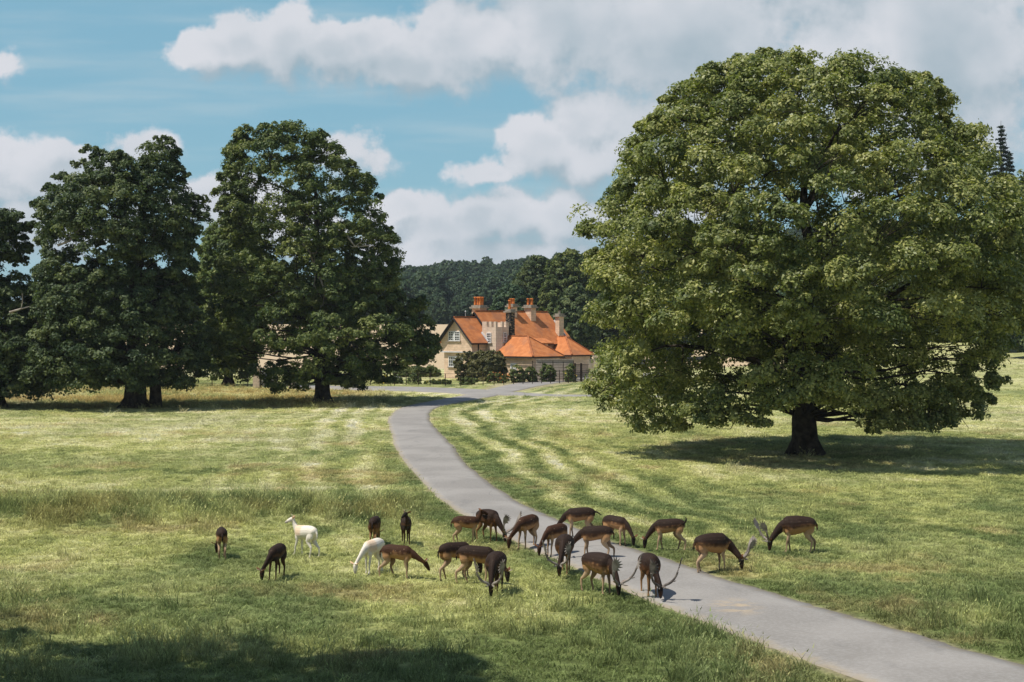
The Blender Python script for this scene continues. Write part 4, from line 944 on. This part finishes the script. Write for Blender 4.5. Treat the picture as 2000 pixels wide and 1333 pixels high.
# ------------------------------------------------------------------ fallow deer
m, t, b = mat_new('deer_coat'); M['coat'] = m
a = nd(t, 'ShaderNodeAttribute', attribute_name='coat')
n = tint_noise(t, 45, 3); f1 = math_(t, 'ADD', .72, math_(t, 'MULTIPLY', n, .56)); cc = nd(t, 'ShaderNodeCombineXYZ')
for i in range(3): t.links.new(f1, cc.inputs[i])
t.links.new(mixc(t, 1.0, a.outputs['Color'], cc.outputs[0], 'MULTIPLY'), b.inputs['Base Color']); b.inputs['Roughness'].default_value = .7; b.inputs['Specular IOR Level'].default_value = .12
bp = nd(t, 'ShaderNodeBump'); bp.inputs['Strength'].default_value = .3; bp.inputs['Distance'].default_value = .01; t.links.new(tint_noise(t, 70, 3), bp.inputs['Height']); t.links.new(bp.outputs[0], b.inputs['Normal'])
M['antler'] = simple('antler', (.15, .125, .105), (.30, .265, .23), 5, .75)
M['velvet'] = simple('dark_antler', (.06, .05, .045), (.20, .17, .15), 7, .7)
M['spike'] = simple('pale_antler', (.42, .34, .26), (.55, .46, .36), 7, .7)

def V3(*a): return Vector(a)
def loft(mb, pts, rads, side, n=12):
    """closed tube through pts with (side, up) radii; side keeps it from twisting"""
    pts = [Vector(p) for p in pts]; k = len(pts); b0 = len(mb.v)
    for i, p in enumerate(pts):
        tg = (pts[min(i + 1, k - 1)] - pts[max(i - 1, 0)]).normalized(); sd = Vector(side); sd = (sd - tg * sd.dot(tg)).normalized(); up = sd.cross(tg)
        for j in range(n):
            a = 2 * math.pi * j / n; mb.v.append(tuple(p + sd * math.cos(a) * rads[i][0] + up * math.sin(a) * rads[i][1]))
    for i in range(k - 1):
        for j in range(n):
            q = b0 + i * n + j; w_ = b0 + i * n + (j + 1) % n; mb.f.append((q, w_, w_ + n, q + n))
    for e, i, s in ((pts[0] - pts[1], 0, 1), (pts[-1] - pts[-2], k - 1, -1)):
        c = len(mb.v); mb.v.append(tuple(pts[i] + e.normalized() * min(rads[i]) * .7))
        for j in range(n):
            q = b0 + i * n + j; w_ = b0 + i * n + (j + 1) % n; mb.f.append((q, w_, c) if s < 0 else (w_, q, c))

def catmull(pts, k=4):
    P = [Vector(p) for p in pts]; P = [P[0] * 2 - P[1]] + P + [P[-1] * 2 - P[-2]]; out = []
    for i in range(1, len(P) - 2):
        for q in range(k):
            u = q / k; a, b_, c, d = P[i - 1:i + 3]
            out.append(.5 * (2 * b_ + (c - a) * u + (2 * a - 5 * b_ + 4 * c - d) * u * u + (3 * b_ - a - 3 * c + d) * u ** 3))
    out.append(P[-2]); return out
def interp_r(R, k):
    out = []
    for i in range(len(R) - 1):
        for q in range(k): u = q / k; out.append(tuple(R[i][j] * (1 - u) + R[i + 1][j] * u for j in range(len(R[i]))))
    out.append(R[-1]); return out

PAL = {'back': (.030, .018, .013), 'brown': (.055, .026, .015), 'rust': (.12, .055, .026), 'tan': (.38, .21, .095), 'pale': (.46, .32, .20), 'dark': (.018, .014, .012), 'sooty': (.032, .024, .021),
       'white': (.76, .70, .60), 'cream': (.72, .47, .27)}
def deer(px, py, yaw, label, coat='tan', pose='graze', neck_yaw=0.0, size=.86, antlers=None, legs=(.0, .1, -.06, .08), tail='down', reach=0.0, seed=0, head_turn=0.0, asize=.84):
    r = np.random.default_rng(1000 + seed); d = dist(py)
    for _ in range(4): d = F * (H - float(zt(at(px, d), d))) / (py - HY)
    buck = antlers in ('palm', 'dark'); fat = 1.2 if buck else 1.0; fw_ = 1.16 if buck else 1.04
    if pose == 'graze': neck_yaw += r.normal(0, 5); reach += r.uniform(-.03, .06)
    mb = MB(); segs = []                     # segs: (a, b, radius, part)
    def S(pts, rads, part):
        for i in range(len(pts) - 1): segs.append((Vector(pts[i]), Vector(pts[i + 1]), (sum(rads[i]) + sum(rads[i + 1])) / 4, part))
    sp = [(-.455, 0, .765), (-.40, 0, .795), (-.24, 0, .815), (.0, 0, .79), (.20, 0, .765), (.33, 0, .775), (.43, 0, .755)]
    rr = [(.08, .09), (.145 * fat, .17), (.170 * fat, .205), (.19 * fat, .22 * fat), (.18 * fat, .235 * fat), (.15 * fat, .215 * fat), (.095, .13)]
    rr = [(a_ * fw_, b_) for a_, b_ in rr]; P = catmull(sp, 3); R = interp_r(rr, 3); loft(mb, P, R, (0, 1, 0), 16); S(P, R, 'torso')
    # neck and head
    def yw(v, o, ang): q = Vector(v) - Vector(o); q.rotate(Matrix.Rotation(ang, 3, 'Z')); return q + Vector(o)
    o = V3(.34, 0, .8); ny_ = math.radians(neck_yaw)
    if pose == 'graze': npts = [(.31, 0, .80), (.47, 0, .735), (.62 + reach * .4, 0, .575), (.735 + reach * .8, 0, .41), (.775 + reach, 0, .345)]; hd = Vector((.20, 0, -.98)); 
    elif pose == 'low': npts = [(.31, 0, .80), (.48, 0, .74), (.66, 0, .63), (.80, 0, .54), (.87, 0, .50)]; hd = Vector((.62, 0, -.78))
    else: npts = [(.31, 0, .80), (.43, 0, .87), (.52, 0, 1.00), (.56, 0, 1.12), (.58, 0, 1.17)]; hd = Vector((.95, 0, -.32))
    npts = [V3(*npts[0])] + [yw(p, o, ny_ * min(1, (i + 1) / 3)) for i, p in enumerate(npts[1:])]
    hd.rotate(Matrix.Rotation(ny_ + math.radians(head_turn), 3, 'Z')); hd.normalize()
    left = Vector((0, 1, 0)); left.rotate(Matrix.Rotation(ny_ + math.radians(head_turn), 3, 'Z')); left = (left - hd * left.dot(hd)).normalized(); crown = hd.cross(left)
    if crown.z < 0 and pose != 'graze': crown = -crown
    if pose == 'graze':
        fw = Vector((1, 0, .4)); fw.rotate(Matrix.Rotation(ny_, 3, 'Z'))
        if crown.dot(fw) < 0: crown = -crown
    nr = [(.11 * fat, .165 * fat), (.086 * fat, .125 * fat), (.060 * fat, .084 * fat), (.049 * fat, .064 * fat), (.050, .060)]
    P = catmull(npts, 3); R = interp_r(nr, 3); loft(mb, P, R, tuple(Vector((0, 1, 0)) if abs(ny_) < .3 else Matrix.Rotation(ny_, 3, 'Z') @ Vector((0, 1, 0))), 12); S(P, R, 'neck')
    poll = npts[-1]
    hp = [poll - hd * .035, poll + hd * .05, poll + hd * .135 - crown * .010, poll + hd * .215 - crown * .022, poll + hd * .265 - crown * .028]; hr = [(.054, .062), (.070, .078), (.060, .066), (.042, .046), (.034, .036)]
    P = catmull(hp, 3); R = interp_r(hr, 3); loft(mb, P, R, tuple(left), 12); S(P, R, 'head')
    # ears
    for s in (1, -1):
        e0 = poll + left * s * .045 + crown * .03; dr = (left * s * .82 - hd * .48 + crown * .18).normalized()
        pts = [e0, e0 + dr * .06, e0 + dr * .12, e0 + dr * .18]; loft(mb, pts, [(.018, .016), (.046, .014), (.044, .013), (.010, .010)], tuple((hd * .4 + crown).normalized()), 8)
        S(pts, [(.016, .016), (.03, .013), (.03, .012), (.008, .008)], 'ear')
    # legs: fl, fr, hl, hr offsets fore/aft
    for s, off in ((1, legs[0]), (-1, legs[1])):
        y = .088 * s; k = .5 + off
        pts = [(.31, y * .9, .74), (.315, y * 1.05, .60), (.28 + off * .25, y, .49), (.31 + off * .62, y, .285), (.305 + off * .9, y, .10), (.32 + off, y, .045), (.345 + off, y, .0)]
        rads = [(.06, .10), (.056, .085), (.040, .055), (.028, .031), (.021, .024), (.026, .029), (.026, .032)]
        P = catmull(pts, 3); R = interp_r(rads, 3); loft(mb, P, R, (0, 1, 0), 10); S(P, R, 'fleg')
    for s, off in ((1, legs[2]), (-1, legs[3])):
        y = .092 * s
        pts = [(-.33, y * .8, .80), (-.31, y * 1.12, .66), (-.245 + off * .3, y * 1.05, .53), (-.36 + off * .6, y, .375), (-.425 + off * .8, y, .30), (-.395 + off, y, .10), (-.385 + off, y, .045), (-.36 + off, y, .0)]
        rads = [(.08, .125), (.085, .135), (.064, .095), (.040, .054), (.030, .038), (.022, .026), (.026, .030), (.027, .033)]
        P = catmull(pts, 3); R = interp_r(rads, 3); loft(mb, P, R, (0, 1, 0), 10); S(P, R, 'hleg')
    tl = {'down': [(-.50, 0, .84), (-.545, 0, .78), (-.55, 0, .68), (-.54, 0, .60)], 'out': [(-.50, 0, .86), (-.57, 0, .85), (-.64, 0, .80), (-.70, 0, .745)], 'up': [(-.49, 0, .87), (-.53, 0, .93), (-.545, 0, 1.0), (-.535, 0, 1.05)]}[tail]
    R = [(.03, .03), (.032, .028), (.03, .024), (.012, .012)]; loft(mb, tl, R, (0, 1, 0), 8); S(tl, R, 'tail')
    # one continuous skin
    me = bpy.data.meshes.new('deer_raw'); me.from_pydata(mb.v, [], mb.f); tmp = bpy.data.objects.new('deer_raw', me); COL.objects.link(tmp)
    md = tmp.modifiers.new('r', 'REMESH'); md.mode = 'VOXEL'; md.voxel_size = .0125
    ms = tmp.modifiers.new('s', 'SMOOTH'); ms.iterations = 4; ms.factor = .5
    dg = bpy.context.evaluated_depsgraph_get(); body = bpy.data.meshes.new_from_object(tmp.evaluated_get(dg)); bpy.data.objects.remove(tmp); bpy.data.meshes.remove(me)
    body.name = 'deer_body'; nv = len(body.vertices); X = np.empty(nv * 3, np.float32); body.vertices.foreach_get('co', X); X = X.reshape(-1, 3)
    body.polygons.foreach_set('use_smooth', np.ones(len(body.polygons), bool))
    # coat: which part each point of the skin belongs to
    A_ = np.array([s[0][:] for s in segs]); B_ = np.array([s[1][:] for s in segs]); Rd = np.array([s[2] for s in segs]); names = np.array([s[3] for s in segs])
    AB = B_ - A_; L2 = (AB ** 2).sum(1); best = np.full(nv, 1e9); bi = np.zeros(nv, int); bt = np.zeros(nv)
    for i in range(len(segs)):
        u = np.clip(((X - A_[i]) @ AB[i]) / max(L2[i], 1e-9), 0, 1); dd = np.linalg.norm(X - A_[i] - u[:, None] * AB[i], axis=1) / max(Rd[i], .012); mk = dd < best; best[mk] = dd[mk]; bi[mk] = i; bt[mk] = u[mk]
    part = names[bi]; axz = A_[bi, 2] + bt * AB[bi, 2]; rel = (X[:, 2] - axz) / np.maximum(Rd[bi], .02)
    nz = fbm(X[:, 0] * 14 + seed, X[:, 2] * 14, 5, 3) - .5; ny2 = fbm(X[:, 0] * 5 + seed * 3, X[:, 2] * 5 + X[:, 1] * 4, 9, 3) - .5
    p = {k: np.array(v) for k, v in PAL.items()}
    if coat == 'white':
        c = np.tile(p['white'], (nv, 1)); k = sst(X[:, 0], .0, .12) * (1 - sst(X[:, 0], .34, .46)) * sst(X[:, 2], .62, .74); c = c * (1 - .6 * k[:, None]) + p['cream'] * .6 * k[:, None]
        c[part == 'ear'] = p['cream'] * .9; 
        hk = (part == 'head'); hz = (X[hk] - np.array(poll)) @ np.array(hd); c[hk] = c[hk] * (1 - .5 * sst(hz, .16, .22)[:, None]) + np.array((.2, .15, .12)) * .5 * sst(hz, .16, .22)[:, None]
    else:
        bk = p['back'] if coat != 'rust' else p['brown']; low = p['tan'] if coat in ('tan', 'rust') else p['sooty'] if coat == 'dark' else p['rust']
        lp = {'tan': p['pale'], 'rust': p['pale'] * .9, 'dark': p['brown'], 'brown': p['tan'] * .75}[coat]
        up_ = sst(rel + .9 * ny2 + .5 * nz, -.42, .12); c = low[None] * (1 - up_[:, None]) + bk[None] * up_[:, None]
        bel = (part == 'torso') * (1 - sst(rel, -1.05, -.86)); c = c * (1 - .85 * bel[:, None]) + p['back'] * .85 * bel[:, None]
        mid = np.exp(-((rel + .12 + .4 * ny2) / .22) ** 2) * (part == 'torso'); c = c * (1 - .6 * mid[:, None]) + p['rust'] * .6 * mid[:, None]
        k = part == 'neck'; fr = sst(rel + .6 * ny2, -1.0, .2); c[k] = (p['brown'] * (1 - fr[:, None]) + bk * fr[:, None])[k] if coat != 'rust' else (p['rust'] * (1 - fr[:, None]) + p['brown'] * fr[:, None])[k]
        if coat in ('tan',) and not buck: c[k] = (p['rust'] * (1 - fr[:, None]) + bk * fr[:, None])[k]
        k = part == 'head'; c[k] = p['dark'] if coat != 'rust' else p['brown'] * .8; k2 = k & (nz > .12); c[k2] = p['brown']
        k = part == 'ear'; c[k] = p['rust'] * 1.2
        k = part == 'tail'; c[k] = p['dark']
        for pt in ('fleg', 'hleg'):
            k = part == pt; zz = X[:, 2]; th_ = sst(zz + .12 * ny2, .46, .70) if pt == 'hleg' else sst(zz + .1 * ny2, .50, .68)
            inner = np.abs(X[:, 1]) < .085
            cl = lp[None] * (1 - th_[:, None]) + low[None] * th_[:, None]
            top = sst(zz + .10 * ny2, .70, .82); cl = cl * (1 - top[:, None]) + bk * top[:, None]
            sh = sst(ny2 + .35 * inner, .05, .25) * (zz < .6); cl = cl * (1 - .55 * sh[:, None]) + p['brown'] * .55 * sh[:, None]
            hoof = 1 - sst(zz, .02, .045); cl = cl * (1 - hoof[:, None]) + p['dark'] * hoof[:, None]; c[k] = cl[k]
        # soft dappling along the flanks
        vs = vnoise(X[:, 0] * 20 + seed, X[:, 2] * 20, 33); sp_ = sst(vs, .90, .97) * (part == 'torso') * (rel > -.3) * (rel < .75) * (.9 if coat == 'rust' else .22); c = c * (1 - sp_[:, None]) + np.array((.42, .30, .19)) * sp_[:, None]
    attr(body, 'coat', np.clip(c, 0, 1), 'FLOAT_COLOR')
    x = at(px, d); root = empty('fallow_deer', (x, d, float(zt(x, d)) + .01), math.radians(yaw)); root.scale = (size * .87 / .9,) * 3
    cy, sy = math.cos(math.radians(yaw)), math.sin(math.radians(yaw))
    tag(root, label, 'deer', 'fallow deer grazing by the road')
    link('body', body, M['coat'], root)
    if antlers:
        for s in (1, -1):
            am = MB(); bse = poll + left * s * .035 + crown * .045
            def Q(a, b_, c_): return bse + (-hd * a + crown * b_ + left * s * c_) * asize
            if antlers == 'spike':
                am.tube([Q(0, 0, 0), Q(.02, .07, .03), Q(.02, .15, .05)], [.013, .010, .004], 6); am.build('antler', M['spike'], root, True); continue
            beam = catmull([Q(-.02, -.02, 0), Q(.04, .07, .07), Q(.09, .14, .18), Q(.17, .21, .26), Q(.27, .28, .31), Q(.36, .33, .335)], 4)
            am.tube(beam, [.036 - .012 * (i / (len(beam) - 1)) for i in range(len(beam))], 8)
            am.tube(catmull([Q(.0, .03, .02), Q(-.05, .12, .06), Q(-.06, .20, .10)], 3), [.024, .022, .02, .017, .014, .010, .005], 6)      # brow tine
            am.tube(catmull([Q(.14, .14, .21), Q(.12, .24, .25), Q(.14, .31, .28)], 3), [.02, .02, .018, .015, .012, .009, .005], 6)      # trez tine
            # broad palm with points along its rear edge
            base = Q(.335, .315, .325); ax_ = (-hd * .74 + crown * .62 + left * s * .06).normalized(); wdv = (crown * .60 + hd * .55 - left * s * .55).normalized(); nrm = ax_.cross(wdv).normalized()
            out = [(-.02, -.025), (.06, -.05), (.15, -.07), (.23, -.08), (.28, -.06), (.37, -.085), (.31, -.03), (.42, -.03), (.325, .005), (.42, .045), (.305, .035), (.37, .10), (.26, .055), (.30, .135), (.20, .065), (.21, .145), (.14, .055), (.10, .11), (.06, .04), (-.02, .025)]
            V_ = []; n_ = len(out)
            for sg in (1, -1):
                for (a_, w_) in out: V_.append(base + (ax_ * a_ * 1.12 + wdv * w_ * 1.35 + nrm * (.011 * sg + .05 * (w_ / .1) ** 2 * .3)) * asize)
            b0 = len(am.v); am.v += [tuple(q) for q in V_]; am.f.append(tuple(b0 + i for i in range(n_))); am.f.append(tuple(b0 + 2 * n_ - 1 - i for i in range(n_)))
            for i in range(n_): am.f.append((b0 + i, b0 + i + n_, b0 + (i + 1) % n_ + n_, b0 + (i + 1) % n_))
            am.build('antler', M['antler'] if antlers == 'palm' else M['velvet'], root)
    return root

deer(433, 1091, 104, 'tan sided deer with its rump to the viewer, farthest left of the herd', 'tan', legs=(.05, -.04, .06, -.10), size=.84, seed=1, neck_yaw=14)
deer(541, 1131, -101, 'black deer grazing head on below the standing white deer', 'dark', legs=(.02, .1, .05, -.05), neck_yaw=-24, antlers='spike', size=.86, seed=2)
deer(597, 1088, 140, 'white deer standing with its head raised', 'white', 'up', legs=(.14, -.04, .08, -.14), antlers='spike', neck_yaw=10, head_turn=35, size=.86, seed=3, tail='down')
deer(732, 1066, 86, 'dark deer grazing rump first behind the white grazing one', 'brown', legs=(.0, .05, .05, -.05), size=.84, seed=4)
deer(729, 1119, -118, 'white deer grazing head down against the spotted brown deer', 'white', legs=(.05, -.08, .05, -.05), antlers='spike', size=.86, seed=5, neck_yaw=-6)
deer(776, 1130, -13, 'spotted brown deer stretching its lowered neck to the right', 'rust', 'low', legs=(-.04, .02, .24, -.14), antlers='spike', size=.84, seed=6)
deer(793, 1064, -80, 'black deer standing alert and facing the viewer', 'dark', 'up', neck_yaw=-12, head_turn=-35, antlers='spike', legs=(.03, -.03, .05, .0), size=.82, seed=7)
deer(910, 1062, 8, 'brown doe with raised head looking right in front of a stag', 'rust', 'up', legs=(.06, -.08, .10, -.06), size=.80, seed=8, head_turn=8)
deer(953, 1058, -52, 'dark antlered stag grazing beyond the doe with the raised head', 'brown', antlers='palm', legs=(.04, -.06, .05, -.08), size=.92, seed=9, neck_yaw=8, asize=.84)
deer(1031, 1071, -124, 'brown deer grazing alone on the left kerb of the road', 'rust', legs=(-.05, .08, .10, -.08), antlers='spike', size=.94, seed=10, neck_yaw=-14)
deer(889, 1131, 34, 'black backed deer seen from behind, tail to the left', 'tan', legs=(.0, .05, .12, -.14), size=.92, seed=11)
deer(931, 1141, -9, 'tan flanked deer grazing right, half hidden by a black stag', 'tan', legs=(.02, -.06, .10, -.14), antlers='spike', size=.94, seed=12)
deer(969, 1160, -99, 'black stag grazing head on, nearest in the middle of the herd', 'dark', antlers='palm', legs=(.04, .12, .05, -.04), size=.97, seed=13, neck_yaw=-3)
deer(1086, 1085, -132, 'brown deer mostly hidden behind a stag on the road edge', 'rust', legs=(.04, .0, .04, -.04), size=.86, seed=14)
deer(1103, 1121, -97, 'big dark stag grazing head on between road and grass', 'brown', antlers='palm', legs=(.04, .0, .04, -.06), size=.98, seed=15, neck_yaw=-2)
deer(1133, 1052, 186, 'tan sided deer with its tail out, farthest on the road', 'tan', legs=(.05, -.08, .08, -.10), tail='out', size=.92, seed=16)
deer(1164, 1092, 177, 'tan sided deer side on in the middle of the road', 'tan', legs=(.05, -.06, .04, -.16), size=.90, seed=17)
deer(1168, 1160, -48, 'stag with upright pale palms grazing on the road edge', 'tan', antlers='palm', legs=(.02, -.06, .12, -.10), size=.95, seed=18, neck_yaw=-14, asize=.95)
deer(1202, 1066, -42, 'tan sided deer grazing at the far right kerb of the road', 'tan', legs=(.04, -.04, .08, -.08), size=.86, seed=19)
deer(1307, 1076, 180, 'tan flanked deer with its tail up, grazing beyond the road', 'tan', legs=(.08, -.10, -.10, .08), tail='up', antlers='spike', size=.90, seed=20)
deer(1268, 1163, -82, 'brown backed stag grazing head on at the near road edge', 'brown', antlers='dark', legs=(.04, -.03, .05, -.05), size=.96, seed=21, neck_yaw=2, asize=.92)
deer(1390, 1118, 22, 'dark backed stag grazing right just beyond the road', 'tan', antlers='palm', legs=(-.02, .05, .08, -.08), size=.97, asize=.74, seed=22, neck_yaw=-30)
deer(1559, 1080, 184, 'antlered stag grazing leftwards on the open meadow, farthest right', 'tan', antlers='palm', legs=(.06, -.10, .06, -.10), size=1.0, asize=.76, seed=23)
# ------------------------------------------------------------------ the air itself
m = bpy.data.materials.new('haze'); m.use_nodes = True; t = m.node_tree; t.nodes.clear()
pv = nd(t, 'ShaderNodeVolumePrincipled'); pv.inputs['Density'].default_value = .00012; pv.inputs['Color'].default_value = (.80, .90, 1.0, 1)
mo = nd(t, 'ShaderNodeOutputMaterial'); t.links.new(pv.outputs[0], mo.inputs['Volume'])
mb = MB(); mb.box(-3600, 3600, -450, 6100, -12, 60); tag(mb.build('haze', m), 'thin bluish haze in the air over the park', 'haze', kind='stuff')
